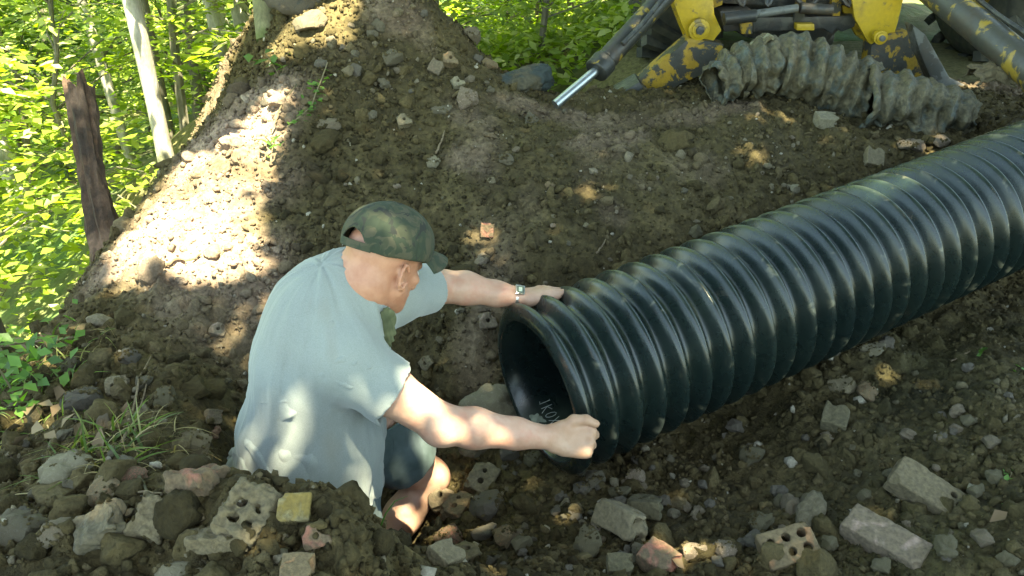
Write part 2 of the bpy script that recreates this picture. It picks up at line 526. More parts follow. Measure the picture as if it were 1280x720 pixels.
ff = mesh_np("forest_floor", np.stack([OX, OY, OZ], -1).reshape(-1, 3), OF, FLOOR, smooth=True)
tag(ff, kind="structure")


def FH(x, y):
    return float(base_h(np.array([np.clip(x, -30, 30)]), np.array([np.clip(y, -25, 45)]))[0] + 0.1 * fbm(np.array([x * 0.8]), np.array([y * 0.8]), 3, 4)[0])
def cf(x, y, z):
    """direction given as right / up / away, in world axes"""
    return Vector((x, y * SN + z * CS, y * CS - z * SN))


# ------------------------------------------------------------------ the culvert pipe
PA = P(670, 490, 2.33)
PDIR = cf(0.85, 0.30, 0.36).normalized()
PU = (Vector((0, 0, 1)) - PDIR * PDIR.z).normalized()
PS = PDIR.cross(PU).normalized()
PITCHC = 0.0768; RO = 0.252; RI = 0.2065; PLEN = 3.02


def pipe_pt(t, ang, r): return PA + PDIR * t + (PU * math.cos(ang) + PS * math.sin(ang)) * r


def wall_profile():
    pr = [(0.004, RI + 0.000), (0.000, RI + 0.004), (-0.001, RI + 0.012), (0.002, RI + 0.024)]
    t = 0.006
    while t < PLEN:
        ph = ((t + 0.016) / PITCHC) % 1.0
        # broad rounded crest, tight valley
        s = 0.5 - 0.5 * math.cos(2 * math.pi * ph)
        s = s ** 0.95
        r = RO - 0.044 * (1 - s)
        if t < 0.012: r = min(r, RI + 0.024 + (t) * 1.4)
        pr.append((t, r)); t += PITCHC / 14
    return pr


pr = wall_profile()
end_t = pr[-1][0]
pr += [(end_t + 0.002, RI + 0.01), (end_t, RI)]
NS = 120
k_in = 40
inner = [(end_t - (end_t - 0.004) * (i + 1) / (k_in + 1), RI) for i in range(k_in)]
# inner wall shows faint waves
inner = [(t, RI - 0.0015 * math.cos(2 * math.pi * t / PITCHC)) for t, _ in inner]
loop = pr + inner
V = []
rs = np.random.default_rng(3)
for (t_, r_) in loop:
    for k in range(NS):
        a = 2 * math.pi * k / NS
        V.append(pipe_pt(t_, a, r_ * (1 + 0.004 * math.sin(2 * a + 0.6) + 0.0015 * math.sin(5 * a + t_ * 3))))
nl = len(loop); F = []
for i in range(nl):
    j = (i + 1) % nl
    for k in range(NS):
        k2 = (k + 1) % NS
        F.append((i * NS + k, i * NS + k2, j * NS + k2, j * NS + k))
t = NT("black_polyethylene")
n1 = t.noise(5, 4, 0.55); n2 = t.noise(60, 3, 0.5); n3 = t.noise(13, 5, 0.6, dist=0.6)
geo = t.n("ShaderNodeNewGeometry")
sep = t.n("ShaderNodeSeparateXYZ"); t.l(geo.outputs["Normal"], sep.inputs[0])
base = t.ramp(n2, [(0.3, (0.005, 0.010, 0.010)), (0.7, (0.007, 0.014, 0.0135))])
dust = t.math('MULTIPLY', t.ramp(n1, [(0.35, 0.0), (0.7, 1.0)]), t.ramp(n2, [(0.2, 0.5), (0.8, 1.0)]))
settle = t.math('MULTIPLY', t.ramp(sep.outputs[2], [(0.5, 0.12), (0.95, 1.0)]), dust)   # dust settles on what faces up
base = t.mix(t.math('MULTIPLY', settle, 0.40), base, (0.10, 0.125, 0.075))
scuff = t.ramp(n3, [(0.60, 0.0), (0.68, 1.0)])
base = t.mix(t.math('MULTIPLY', t.math('MULTIPLY', scuff, t.attr("crest")), 0.55), base, (0.22, 0.20, 0.13))
rough = t.math('ADD', t.ramp(n3, [(0.3, 0.20), (0.7, 0.33)]), t.math('MULTIPLY', settle, 0.25))
t.bump(n3, 0.10, 0.004)
PIPEM = t.set(base=base, rough=rough)
crest = []
for (t_, r_) in loop: crest += [min(1, max(0, (r_ - 0.235) / 0.014))] * NS
PIPEROOT = empty("corrugated_pipe", PA)
tag(PIPEROOT, "long black corrugated plastic drain pipe held by the man and lying across the trench", "pipe")
pp = mesh_np("pipe_wall", [v - PA for v in V], np.array(F), PIPEM, PIPEROOT, smooth=True, attrs={"crest": crest})
pp.data.flip_normals()


# chalk scrawl and mud on the inner wall
def strokes(chars):
    g = {'1': [[(0, .8), (.3, 1), (.3, 0)]], 'K': [[(0, 1), (0, 0)], [(.6, 1), (0, .45), (.6, 0)]],
         'O': [[(.3 + .3 * math.cos(a * .7), .5 + .5 * math.sin(a * .7)) for a in range(10)]],
         'X': [[(0, 1), (.6, 0)], [(.6, 1), (0, 0)]], '8': [[(.3 + .26 * math.sin(a * .9), .5 + .48 * math.cos(a * .45)) for a in range(15)]],
         'S': [[(.6, .9), (.3, 1), (.05, .8), (.3, .55), (.55, .25), (.3, 0), (0, .1)]],
         'L': [[(0, 1), (0, 0), (.55, 0)]], '3': [[(0, .95), (.4, 1), (.5, .75), (.2, .52), (.55, .3), (.3, 0), (0, .08)]], ' ': []}
    x = 0; out = []
    for ch in chars:
        for s in g[ch]: out.append([(x + a, b) for a, b in s])
        x += 0.95 if ch != ' ' else 0.5
    return out


# angle of the wall that faces the photographer through the mouth
def ang_of(v):
    v = v - PDIR * v.dot(PDIR)
    return math.atan2(v.dot(PS), v.dot(PU))
a_far = ang_of(cf(-0.35, -0.124, 0.929)); a_down = ang_of(cf(0.284, -0.951, 0.12))
def amix(f):
    d = (a_down - a_far + math.pi) % (2 * math.pi) - math.pi
    return a_far + d * f
mb = MB()
cs = 0.036
for s in strokes("1KOX8S3"):
    pts = []
    for (x, y) in s:
        f = 0.20 + x * cs * 0.70 / (RI * 1.57)
        pts.append(pipe_pt(0.105 - y * cs + 0.004 * math.sin(x * 3), amix(f), RI - 0.0028) - PA)
    mb.tube(pts, 0.0009, 5)
t = NT("pale_chalk"); t.set(base=(0.55, 0.58, 0.55), rough=0.9)
w = mb.build("chalk_writing", t.m, PIPEROOT)


def wall_patch(f0, f1, t0, t1, r, seed, n=14):
    V, F = [], []
    for i in range(n + 1):
        for j in range(n + 1):
            u, v = i / n * 2 - 1, j / n * 2 - 1
            q = math.hypot(u, v) / 1.0
            k = 1.0 / max(1.0, max(abs(u), abs(v)) / (math.hypot(u, v) + 1e-9) * 1.15) if q > 0 else 1
            wob = 1 + 0.22 * math.sin(seed + 3 * math.atan2(v, u)) + 0.12 * math.sin(seed * 2 + 7 * math.atan2(v, u))
            uu, vv = u * k * wob, v * k * wob
            lift = 0.0015 + 0.0035 * max(0, 1 - q)
            V.append(pipe_pt((t0 + t1) / 2 + (t1 - t0) / 2 * vv, amix((f0 + f1) / 2 + (f1 - f0) / 2 * uu), r - lift) - PA)
    for i in range(n):
        for j in range(n):
            a = i * (n + 1) + j; F.append((a, a + 1, a + n + 2, a + n + 1))
    return V, F
t = NT("dry_grey_mud"); q = t.noise(60, 5); t.bump(q, 0.4, 0.004)
GREYMUD = t.set(base=t.ramp(q, [(0.3, (0.16, 0.18, 0.14)), (0.7, (0.30, 0.32, 0.25))]), rough=0.85)
Vm, Fm = wall_patch(0.66, 0.92, 0.10, 0.26, RI - 0.002, 1.0)
m1 = mesh_np("mud_patch", Vm, Fm, GREYMUD, PIPEROOT, smooth=True)
Vm, Fm = wall_patch(0.30, 0.42, 0.02, 0.060, RI - 0.002, 4.1)
mesh_np("mud_patch", Vm, Fm, GREYMUD, PIPEROOT, smooth=True)
Vm, Fm = wall_patch(0.45, 0.64, 0.01, 0.055, RI - 0.002, 2.3)
m2 = mesh_np("mud_patch", Vm, Fm, GREYMUD, PIPEROOT, smooth=True)
import openvdb


def npv(v): return np.array([v[0], v[1], v[2]], dtype=np.float32)


class SDF:
    def __init__(s, lo, hi, vox):
        s.lo = np.array(lo, dtype=np.float32); s.vox = vox
        s.n = np.ceil((np.array(hi) - s.lo) / vox).astype(int) + 1
        s.f = np.full(tuple(s.n), 1.0, dtype=np.float32)
    def _sub(s, a, b):
        i0 = np.clip(np.floor((np.array(a) - s.lo) / s.vox).astype(int), 0, s.n - 1)
        i1 = np.clip(np.ceil((np.array(b) - s.lo) / s.vox).astype(int) + 1, 1, s.n)
        sl = tuple(slice(int(p), int(q)) for p, q in zip(i0, i1))
        g = [s.lo[k] + s.vox * np.arange(i0[k], i1[k], dtype=np.float32) for k in range(3)]
        return sl, g[0][:, None, None], g[1][None, :, None], g[2][None, None, :]
    def _min(s, sl, d, k):
        f = s.f[sl]
        if k > 0:
            h = np.clip(0.5 + 0.5 * (f - d) / k, 0, 1)
            s.f[sl] = f * (1 - h) + d * h - k * h * (1 - h)
        else: s.f[sl] = np.minimum(f, d)
    def cone(s, a, b, ra, rb, k=0.012):
        a, b = npv(a), npv(b); R_ = max(ra, rb) + 0.03 + k
        sl, x, y, z = s._sub(np.minimum(a, b) - R_, np.maximum(a, b) + R_)
        ab = b - a; L2 = float(ab @ ab) + 1e-9
        t_ = np.clip(((x - a[0]) * ab[0] + (y - a[1]) * ab[1] + (z - a[2]) * ab[2]) / L2, 0, 1)
        d = np.sqrt((x - a[0] - t_ * ab[0]) ** 2 + (y - a[1] - t_ * ab[1]) ** 2 + (z - a[2] - t_ * ab[2]) ** 2) - (ra + (rb - ra) * t_)
        s._min(sl, d.astype(np.float32), k); return s
    def chain(s, pts, rs_, k=0.012):
        for i in range(len(pts) - 1): s.cone(pts[i], pts[i + 1], rs_[i], rs_[i + 1], k)
        return s
    def _ell(s, c, rad, M, pad):
        c = npv(c); R_ = max(rad) + 0.03 + pad
        sl, x, y, z = s._sub(c - R_, c + R_)
        x, y, z = x - c[0], y - c[1], z - c[2]
        q = []
        for i in range(3):
            ax = M[i]; q.append(x * ax[0] + y * ax[1] + z * ax[2])
        k0 = np.sqrt((q[0] / rad[0]) ** 2 + (q[1] / rad[1]) ** 2 + (q[2] / rad[2]) ** 2)
        k1 = np.sqrt((q[0] / rad[0] ** 2) ** 2 + (q[1] / rad[1] ** 2) ** 2 + (q[2] / rad[2] ** 2) ** 2) + 1e-6
        return sl, (k0 * (k0 - 1) / k1).astype(np.float32), q
    def ell(s, c, rad, M=((1, 0, 0), (0, 1, 0), (0, 0, 1)), k=0.012):
        """ellipsoid; M = three axis vectors"""
        sl, d, _ = s._ell(c, rad, M, k); s._min(sl, d, k); return s
    def cut_ell(s, c, rad, M, k=0.004):
        sl, d, _ = s._ell(c, rad, M, 0.02)
        s.f[sl] = np.maximum(s.f[sl], -d); return s
    def cut_plane(s, p, n, a=None, b=None):
        """keep the side n points away from; optional box"""
        p, n = npv(p), npv(Vector(n).normalized())
        sl, x, y, z = s._sub(a if a is not None else s.lo, b if b is not None else s.lo + s.n * s.vox)
        d = (x - p[0]) * n[0] + (y - p[1]) * n[1] + (z - p[2]) * n[2]
        s.f[sl] = np.maximum(s.f[sl], d); return s
    def shell(s, th):
        s.f = np.abs(s.f + th / 2) - th / 2; return s
    def mesh(s, smooth=1):
        g = openvdb.FloatGrid(background=s.vox * 3)
        g.copyFromArray(np.clip(s.f, -s.vox * 3, s.vox * 3).astype(np.float32))
        g.transform = openvdb.createLinearTransform(voxelSize=s.vox)
        pts, quads = g.convertToQuads(isovalue=0.0)
        pts = np.array(pts, dtype=np.float64) + s.lo
        quads = np.array(quads, dtype=np.int64)[:, ::-1]
        # laplacian smoothing
        e = np.concatenate([quads[:, [0, 1]], quads[:, [1, 2]], quads[:, [2, 3]], quads[:, [3, 0]]])
        for _ in range(smooth):
            for lam in (0.5, -0.45):
                acc = np.zeros_like(pts); cnt = np.zeros(len(pts))
                for c_ in range(3):
                    acc[:, c_] = np.bincount(e[:, 0], pts[e[:, 1], c_], len(pts)) + np.bincount(e[:, 1], pts[e[:, 0], c_], len(pts))
                cnt = np.bincount(e[:, 0], minlength=len(pts)) + np.bincount(e[:, 1], minlength=len(pts))
                pts += lam * (acc / np.maximum(cnt, 1)[:, None] - pts)
        return pts, quads


def vnormals(V, Q):
    n = np.cross(V[Q[:, 2]] - V[Q[:, 0]], V[Q[:, 3]] - V[Q[:, 1]])
    out = np.zeros_like(V)
    for c_ in range(3):
        for k in range(4): out[:, c_] += np.bincount(Q[:, k], n[:, c_], len(V))
    return out / (np.linalg.norm(out, axis=1)[:, None] + 1e-12)


def to_px(V):
    d = V - np.array(CAM)
    F_ = d[:, 1] * CS - d[:, 2] * SN; U_ = d[:, 1] * SN + d[:, 2] * CS
    return 640 + FPX * d[:, 0] / F_, 360 - FPX * U_ / F_, F_


def seg_dist(px, py, line):
    """distance in photo pixels to a polyline, and how far along it (0..1)"""
    best = np.full(px.shape, 1e9); along = np.zeros(px.shape)
    L = [math.dist(line[i], line[i + 1]) for i in range(len(line) - 1)]; T = sum(L); acc = 0
    for i in range(len(line) - 1):
        (x0, y0), (x1, y1) = line[i], line[i + 1]
        t_ = np.clip(((px - x0) * (x1 - x0) + (py - y0) * (y1 - y0)) / (L[i] ** 2 + 1e-9), 0, 1)
        d = np.hypot(px - x0 - t_ * (x1 - x0), py - y0 - t_ * (y1 - y0))
        m = d < best; best = np.where(m, d, best); along = np.where(m, (acc + t_ * L[i]) / T, along); acc += L[i]
    return best, along
# ------------------------------------------------------------------ the man
NECK = P(450, 352, 1.99)
HC = P(480, 325, 1.98)                     # head centre
hf = cf(0.57, -0.07, 0.82).normalized()    # where the face points
hu = cf(0.24, 0.95, -0.12); hu = (hu - hf * hu.dot(hf)).normalized()
hr = hf.cross(hu).normalized()             # his right
SHR = P(430, 448, 1.90); ELR = P(552, 530, 1.97); WRR = P(693, 548, 2.05)
SHL = P(490, 368, 2.13); ELL = P(552, 358, 2.33); WRL = P(650, 371, 2.365)
CHEST = P(404, 455, 2.05); UPPER = P(420, 385, 2.00); BELLY = P(388, 545, 2.13); PELV = P(405, 600, 2.22)
HPR = P(402, 612, 2.13); HPL = P(462, 535, 2.38)
KNR = P(447, 722, 2.32); KNL = P(537, 598, 2.60)
ANR = KNR + Vector((-0.16, -0.06, -0.33)); ANL = P(432, 752, 2.45)
LAT = (SHL - SHR).normalized()
TUP = (UPPER - PELV).normalized()
TF = TUP.cross(LAT).normalized()
if TF.x < 0: TF = -TF
LAT2 = TF.cross(TUP).normalized()


def hand(s, wrist, d, back, thumbside, curls, spread, thumb, palm=0.082, r0=1.0, sc=1.0):
    d = d.normalized(); back = (back - d * back.dot(d)).normalized()
    ts = d.cross(back).normalized()
    if ts.dot(thumbside) < 0: ts = -ts
    offs = [0.031, 0.010, -0.011, -0.030]; lens = [(0.044, 0.026, 0.022), (0.048, 0.030, 0.023), (0.045, 0.028, 0.022), (0.035, 0.021, 0.019)]
    rr = [q * sc for q in (0.0098, 0.0100, 0.0095, 0.0083)]; offs = [q * sc for q in offs]; lens = [[a * sc for a in l] for l in lens]; palm *= sc; thumb = [[a * sc for a in l] for l in thumb]
    ml = [palm, palm + 0.004, palm - 0.002, palm - 0.010]
    tips = []
    for i in range(4):
        m = wrist + d * ml[i] + ts * offs[i] + back * (0.004 - 0.003 * abs(i - 1.3))
        w0 = wrist + ts * offs[i] * 0.55
        s.cone(w0, m - back * 0.006, 0.0165, 0.0135 * sc, 0.014)
        s.cone(wrist + d * 0.02 + ts * offs[i] * 0.8 - back * 0.010, m - back * 0.012 - d * 0.012, 0.014, 0.012, 0.012)
        s.ell(m, (0.0125, 0.0125, 0.0125), k=0.005)
        fd = (d + ts * spread[i]).normalized(); p = m; side = fd.cross(back).normalized(); bk = back
        rad = rr[i] * r0
        for j in range(3):
            q = Quaternion(fd.cross(-bk).normalized(), R(curls[i][j]))
            fd = q @ fd; bk = q @ bk
            p2 = p + fd * lens[i][j]
            s.cone(p, p2, rad * (1 - 0.06 * j), rad * (0.93 - 0.07 * j), 0.0022 if j else 0.004)
            s.ell(p2, (rad * 0.99 - 0.0008 * j,) * 3, k=0.002)
            p = p2
        tips.append((p, fd, bk))
    # thumb leaves the side of the palm near its base
    b0 = wrist + d * 0.022 + ts * 0.020 - back * 0.008
    pts = [b0] + [wrist + d * a + ts * b + back * c_ for a, b, c_ in thumb]
    s.chain(pts, [0.019, 0.0145, 0.0118, 0.0098], 0.006)
    s.cone(b0, wrist + d * (palm - 0.015) + ts * 0.024 - back * 0.004, 0.015, 0.011, 0.014)
    return tips


lo = Vector((-1.05, 1.2, -0.35)); hi = Vector((0.32, 2.45, 1.32))
body = SDF(lo, hi, 0.0042)
# trunk under the shirt
Mt = [tuple(TF), tuple(LAT2), tuple(TUP)]
body.ell(CHEST, (0.125, 0.16, 0.20), Mt, 0.03).ell(BELLY, (0.155, 0.165, 0.17), Mt, 0.05).ell(PELV, (0.135, 0.16, 0.13), Mt, 0.05)
body.ell(UPPER, (0.095, 0.14, 0.10), Mt, 0.05)
body.cone(UPPER + TF * -0.005, NECK, 0.076, 0.064, 0.04)
# neck and head
skull = HC + hu * 0.022 - hf * 0.006
Mh = [tuple(hf), tuple(hr), tuple(hu)]
nape = HC - hf * 0.040 - hu * 0.055
body.cone(NECK - hf * 0.014, nape, 0.074, 0.066, 0.03)
body.cone(NECK + TF * 0.03, HC + hf * 0.01 - hu * 0.075, 0.060, 0.052, 0.03)
body.ell(skull, (0.098, 0.077, 0.082), Mh, 0.02)
body.ell(HC + hf * 0.030 - hu * 0.045, (0.060, 0.056, 0.072), Mh, 0.03)      # face
body.ell(HC + hf * 0.055 - hu * 0.103, (0.026, 0.028, 0.018), Mh, 0.02)     # chin
for sgn in (-1, 1):
    body.cone(HC + hr * 0.058 * sgn - hu * 0.055 + hf * 0.005, HC + hr * 0.026 * sgn - hu * 0.100 + hf * 0.052, 0.020, 0.015, 0.02)   # jaw
    body.ell(HC + hr * 0.043 * sgn + hf * 0.062 - hu * 0.030, (0.020, 0.020, 0.016), Mh, 0.012)  # cheekbone
    # ear: rim, lobe, hollow
    ec = HC + hr * 0.080 * sgn - hf * 0.012 - hu * 0.020
    er = []
    for q in range(9):
        a = R(-60 + q * 38)
        er.append(ec + hu * (0.029 * math.cos(a)) - hf * (0.016 * math.sin(a) + 0.002) + hr * sgn * (0.006 + 0.006 * max(0, math.sin(a))))
    body.chain(er, [0.0045] * 9, 0.003)
    body.ell(ec - hr * 0.004 * sgn, (0.012, 0.006, 0.022), Mh, 0.006)
    body.ell(ec - hu * 0.028 + hf * 0.004 + hr * 0.003 * sgn, (0.007, 0.005, 0.008), Mh, 0.004)
body.cone(HC + hf * 0.090 - hu * 0.010, HC + hf * 0.112 - hu * 0.048, 0.009, 0.013, 0.008)    # nose
body.ell(HC + hf * 0.105 - hu * 0.052 + hr * 0.010, (0.009, 0.008, 0.008), Mh, 0.005)
body.ell(HC + hf * 0.105 - hu * 0.052 - hr * 0.010, (0.009, 0.008, 0.008), Mh, 0.005)
body.cone(HC + hf * 0.088 - hu * 0.072 - hr * 0.018, HC + hf * 0.088 - hu * 0.072 + hr * 0.018, 0.006, 0.006, 0.006)
body.cone(HC + hf * 0.086 - hu * 0.081 - hr * 0.015, HC + hf * 0.086 - hu * 0.081 + hr * 0.015, 0.0065, 0.0065, 0.005)
body.cone(HC + hf * 0.084 + hu * 0.004 - hr * 0.035, HC + hf * 0.084 + hu * 0.004 + hr * 0.035, 0.010, 0.010, 0.012)
# arms
body.cone(UPPER + LAT * -0.08, SHR, 0.06, 0.062, 0.05)
body.chain([SHR, SHR.lerp(ELR, 0.45) - LAT * 0.004, ELR, ELR.lerp(WRR, 0.28), ELR.lerp(WRR, 0.65), WRR], [0.058, 0.056, 0.045, 0.047, 0.036, 0.0275], 0.02)
body.ell(ELR + cf(0.0, -0.014, -0.01), (0.042, 0.036, 0.036), k=0.02)
body.cone(UPPER + LAT * 0.06, SHL, 0.06, 0.058, 0.05)
body.chain([SHL, SHL.lerp(ELL, 0.5), ELL, ELL.lerp(WRL, 0.30) + cf(0, 0.004, 0), ELL.lerp(WRL, 0.7), WRL], [0.056, 0.052, 0.044, 0.045, 0.034, 0.0265], 0.02)
# right hand: fist closed round the rim
hand(body, WRR, cf(0.96, 0.02, 0.10), cf(0.05, 0.30, -0.95), cf(0, 1, 0.3),
     [(70, 92, 55), (72, 94, 55), (74, 95, 55), (76, 95, 55)], [0.04, 0.0, -0.04, -0.10],
     [(0.042, 0.034, 0.010), (0.066, 0.034, 0.018), (0.086, 0.024, 0.018)], palm=0.074, r0=1.15, sc=1.18)
# left hand: laid over the first ribs, fingers following the pipe's far side
hand(body, WRL, cf(0.93, 0.22, 0.22), cf(-0.25, 0.93, -0.28), cf(0, -0.2, -1),
     [(10, 30, 25), (18, 34, 28), (24, 36, 30), (30, 38, 30)], [0.02, -0.06, -0.14, -0.24],
     [(0.040, 0.034, -0.006), (0.066, 0.038, -0.008), (0.090, 0.034, -0.012)], palm=0.070, r0=1.0, sc=1.1)
# legs
body.chain([HPL, HPL.lerp(KNL, 0.5), KNL], [0.088, 0.076, 0.058], 0.03)
body.ell(KNL + cf(0.012, 0.012, -0.02), (0.052, 0.052, 0.052), k=0.02)
body.chain([KNL, KNL.lerp(ANL, 0.28) + cf(-0.012, -0.012, 0.0), KNL.lerp(ANL, 0.6), ANL], [0.054, 0.058, 0.046, 0.036], 0.02)
body.chain([HPR, HPR.lerp(KNR, 0.5), KNR], [0.090, 0.078, 0.060], 0.03)
body.chain([KNR, KNR.lerp(ANR, 0.3), ANR], [0.055, 0.057, 0.038], 0.02)
Vb, Qb = body.mesh(2)
MAN = empty("person", (PELV.x, PELV.y, PELV.z))
MO = np.array(MAN.location)
tag(MAN, "man in a grey-green t-shirt and camouflage cap gripping the mouth of the black pipe", "man")

t = NT("skin")
n1 = t.noise(11, 5, 0.6); n2 = t.noise(90, 4, 0.6); n3 = t.noise(28, 4, 0.6)
base = t.ramp(n1, [(0.3, (0.38, 0.21, 0.145)), (0.55, (0.47, 0.285, 0.205)), (0.75, (0.54, 0.35, 0.265))])
base = t.mix(t.math('MULTIPLY', t.ramp(n3, [(0.45, 0.0), (0.70, 1.0)]), 0.45), base, (0.42, 0.15, 0.10))
base = t.mix(t.attr("head"), base, t.ramp(n3, [(0.3, (0.38, 0.165, 0.10)), (0.7, (0.49, 0.245, 0.155))]))
base = t.mix(t.math('MULTIPLY', t.attr("dirt"), t.ramp(n3, [(0.3, 0.25), (0.65, 0.85)])), base, (0.30, 0.21, 0.11))
t.bump(t.math('ADD', n2, n3), 0.30, 0.003)
SKIN = t.set(base=base, rough=0.52, Subsurface_Weight=0.03, Subsurface_Scale=0.01)
SKIN.node_tree.nodes["Principled BSDF"].inputs["Subsurface Radius"].default_value = (1.0, 0.35, 0.2)
hd = np.linalg.norm(Vb - np.array(HC), axis=1)
headw = np.clip((0.17 - hd) / 0.04, 0, 1)
dirtw = np.clip((0.16 - np.linalg.norm(Vb - np.array(WRR + cf(0.09, -0.02, 0))[None], axis=1)) / 0.08, 0, 1) * 0.55
dirtw = np.maximum(dirtw, np.clip((0.12 - np.linalg.norm(Vb - np.array(WRL + cf(0.09, 0, 0))[None], axis=1)) / 0.08, 0, 1) * 0.2)
bodyo = mesh_np("body", Vb - MO, Qb, SKIN, MAN, smooth=True, attrs={"head": headw, "dirt": dirtw})

# eyes (under the peak)
mb = MB()
t = NT("eye_white"); t.set(base=(0.7, 0.68, 0.64), rough=0.2)
for sgn in (-1, 1):
    V, F = tube([HC + hf * 0.084 - hu * 0.018 + hr * 0.031 * sgn - hf * 0.008 + hf * q * 0.004 for q in range(5)], [0.004, 0.009, 0.0105, 0.009, 0.004], 12)
    mb2 = MB().add([v - MAN.location for v in V], F); mb2.build("eye", t.m, MAN, smooth=True)

# ---------------- t-shirt
sh = SDF(Vector((-0.95, 1.25, 0.45)), Vector((-0.02, 2.5, 1.28)), 0.0038)
sh.ell(CHEST - TF * 0.006, (0.165, 0.19, 0.215), Mt, 0.03)
sh.ell(BELLY + TF * 0.004, (0.187, 0.195, 0.20), Mt, 0.06)
sh.ell(UPPER - TF * 0.004, (0.135, 0.165, 0.115), Mt, 0.06)
sh.ell(BELLY - TUP * 0.13 - TF * 0.004, (0.192, 0.205, 0.15), Mt, 0.05)
sh.ell(BELLY - TUP * 0.16 - TF * 0.045 - LAT2 * 0.0, (0.165, 0.185, 0.10), Mt, 0.05)
sh.cone(UPPER - TF * 0.014, NECK - TUP * 0.015 - TF * 0.018, 0.106, 0.090, 0.05)
ARR = (ELR - SHR).normalized(); ARL = (ELL - SHL).normalized()
sh.cone(UPPER - LAT * 0.07 - TUP * 0.03, SHR, 0.085, 0.082, 0.05)
sh.cone(SHR, SHR + ARR * 0.16 - Vector((0, 0, 0.006)), 0.080, 0.079, 0.03)
sh.cone(UPPER + LAT * 0.06 - TUP * 0.02, SHL, 0.08, 0.074, 0.05)
sh.cone(SHL, SHL + ARL * 0.21, 0.074, 0.066, 0.03)
sh.shell(0.0085)
# openings: hem, sleeves, neck
hemp = PELV - TUP * 0.062
sh.cut_plane(hemp, -TUP + TF * 0.50)
sl_p = SHR + ARR * 0.132
bx = 0.16
sh.cut_plane(sl_p, ARR + cf(-0.10, 0.10, 0), sl_p + Vector((-0.02, -bx, -0.20)), sl_p + Vector((0.3, bx, 0.12)))
sl_q = SHL + ARL * 0.155
sh.cut_plane(sl_q, ARL, sl_q + Vector((-0.05, -0.12, -0.11)), sl_q + Vector((0.3, 0.3, 0.11)))
Mn = [tuple((hf * 0.4 + TF).normalized()), tuple(LAT2), tuple(TUP)]
ncut = NECK + TUP * 0.035 + TF * 0.035
nu = (NECK - UPPER).normalized() * 0.75 + TF * 0.25 + TUP * 0.15; nu.normalize()
nf = (TF - nu * TF.dot(nu)).normalized(); nl_ = nu.cross(nf)
Mn = [tuple(nf), tuple(nl_), tuple(nu)]
sh.cut_ell(ncut, (0.088, 0.080, 0.062), Mn)
Vs, Qs = sh.mesh(2)
Ns = vnormals(Vs, Qs)
px, py, Dd = to_px(Vs)
near_side = (np.einsum('ij,ij->i', Ns, Vs - np.array(CAM)) < 0.25)
rel = Vs - np.array(BELLY)
hgt = rel @ np.array(TUP); fwd = rel @ np.array(TF); lat = rel @ np.array(LAT2)
ang = np.arctan2(-fwd, -lat)
disp = 0.0035 * fbm(ang * 3.0 + hgt * 5, hgt * 7 - ang, 201, 3) * np.clip(np.hypot(fwd, lat) / 0.14, 0, 1) ** 3
# hem folds running up from the edge
hemw = np.clip((0.02 - hgt) / 0.20, 0, 1) ** 1.4 * (Dd < 2.9)
slv = (np.linalg.norm(Vs - np.array(SHR + ARR * 0.06), axis=1) < 0.115) | (np.linalg.norm(Vs - np.array(SHL + ARL * 0.06), axis=1) < 0.11)
hemw = np.where(slv, 0, hemw)
disp = disp + hemw * (0.010 * np.sin(ang * 11 + 1.5 * np.sin(ang * 3)) + 0.005 * np.sin(ang * 23 + 2))
folds = [  # polyline in the photo, width px, height m
    ([(383, 478), (395, 462), (428, 437), (470, 424)], 3.0, -0.0050),
    ([(446, 503), (475, 488), (508, 462)], 1.6, -0.0020),
    ([(386, 484), (400, 465), (432, 442), (470, 430)], 4.0, 0.0030),
    ([(345, 430), (362, 458), (385, 480), (398, 487)], 5, 0.0060),
    ([(352, 450), (368, 472), (392, 490)], 5, -0.0050),
    ([(362, 470), (380, 488), (410, 502)], 4, 0.0050),
    ([(335, 415), (350, 445), (372, 474)], 5, -0.0035),
    ([(395, 350), (420, 372), (444, 388), (460, 396)], 5, 0.0050),
    ([(388, 362), (414, 384), (444, 402), (466, 410)], 5, -0.0045),
    ([(378, 375), (400, 397), (432, 415), (462, 420)], 6, 0.0040),
    ([(350, 345), (375, 345), (400, 350)], 7, 0.0035),
    ([(345, 362), (368, 362), (392, 366)], 6, -0.003),
    ([(405, 505), (430, 512), (452, 516)], 4, 0.0050),
    ([(400, 514), (430, 524), (460, 522)], 5, -0.005),
    ([(395, 500), (392, 530), (398, 565)], 7, -0.0035),
    ([(330, 500), (370, 518), (420, 530), (465, 528)], 8, 0.0040),
    ([(320, 525), (360, 545), (410, 556), (462, 548)], 9, -0.0040),
    ([(312, 548), (350, 566), (400, 575), (450, 566)], 8, 0.0035),
    ([(400, 470), (430, 478), (458, 490), (480, 500)], 4, 0.0040),
    ([(404, 460), (438, 466), (470, 478), (497, 487)], 4, -0.0035),
    ([(415, 448), (448, 455), (480, 465), (508, 475)], 4, 0.0035),
    ([(430, 442), (460, 444), (492, 455), (515, 466)], 4, -0.0030),
    ([(398, 486), (425, 495), (450, 505)], 4, -0.0040),
    ([(287, 555), (300, 572), (312, 598)], 4, 0.009), ([(298, 545), (312, 570), (326, 600)], 4, -0.009),
    ([(306, 548), (326, 572), (344, 602)], 4, 0.009), ([(320, 548), (345, 580), (360, 604)], 5, -0.006),
    ([(310, 440), (318, 470), (322, 500)], 7, 0.003), ([(330, 400), (326, 430), (332, 460)], 6, 0.003),
]
dpx = np.zeros(len(Vs))
for line, wd, am in folds:
    wd *= 1.45
    d, al = seg_dist(px, py, line)
    dpx += am * np.exp(-(d / wd) ** 2) * np.sin(np.pi * np.clip(al * 0.9 + 0.05, 0, 1)) ** 0.7
disp = disp + np.where(near_side, np.clip(dpx * 1.9, -0.009, 0.009), 0)
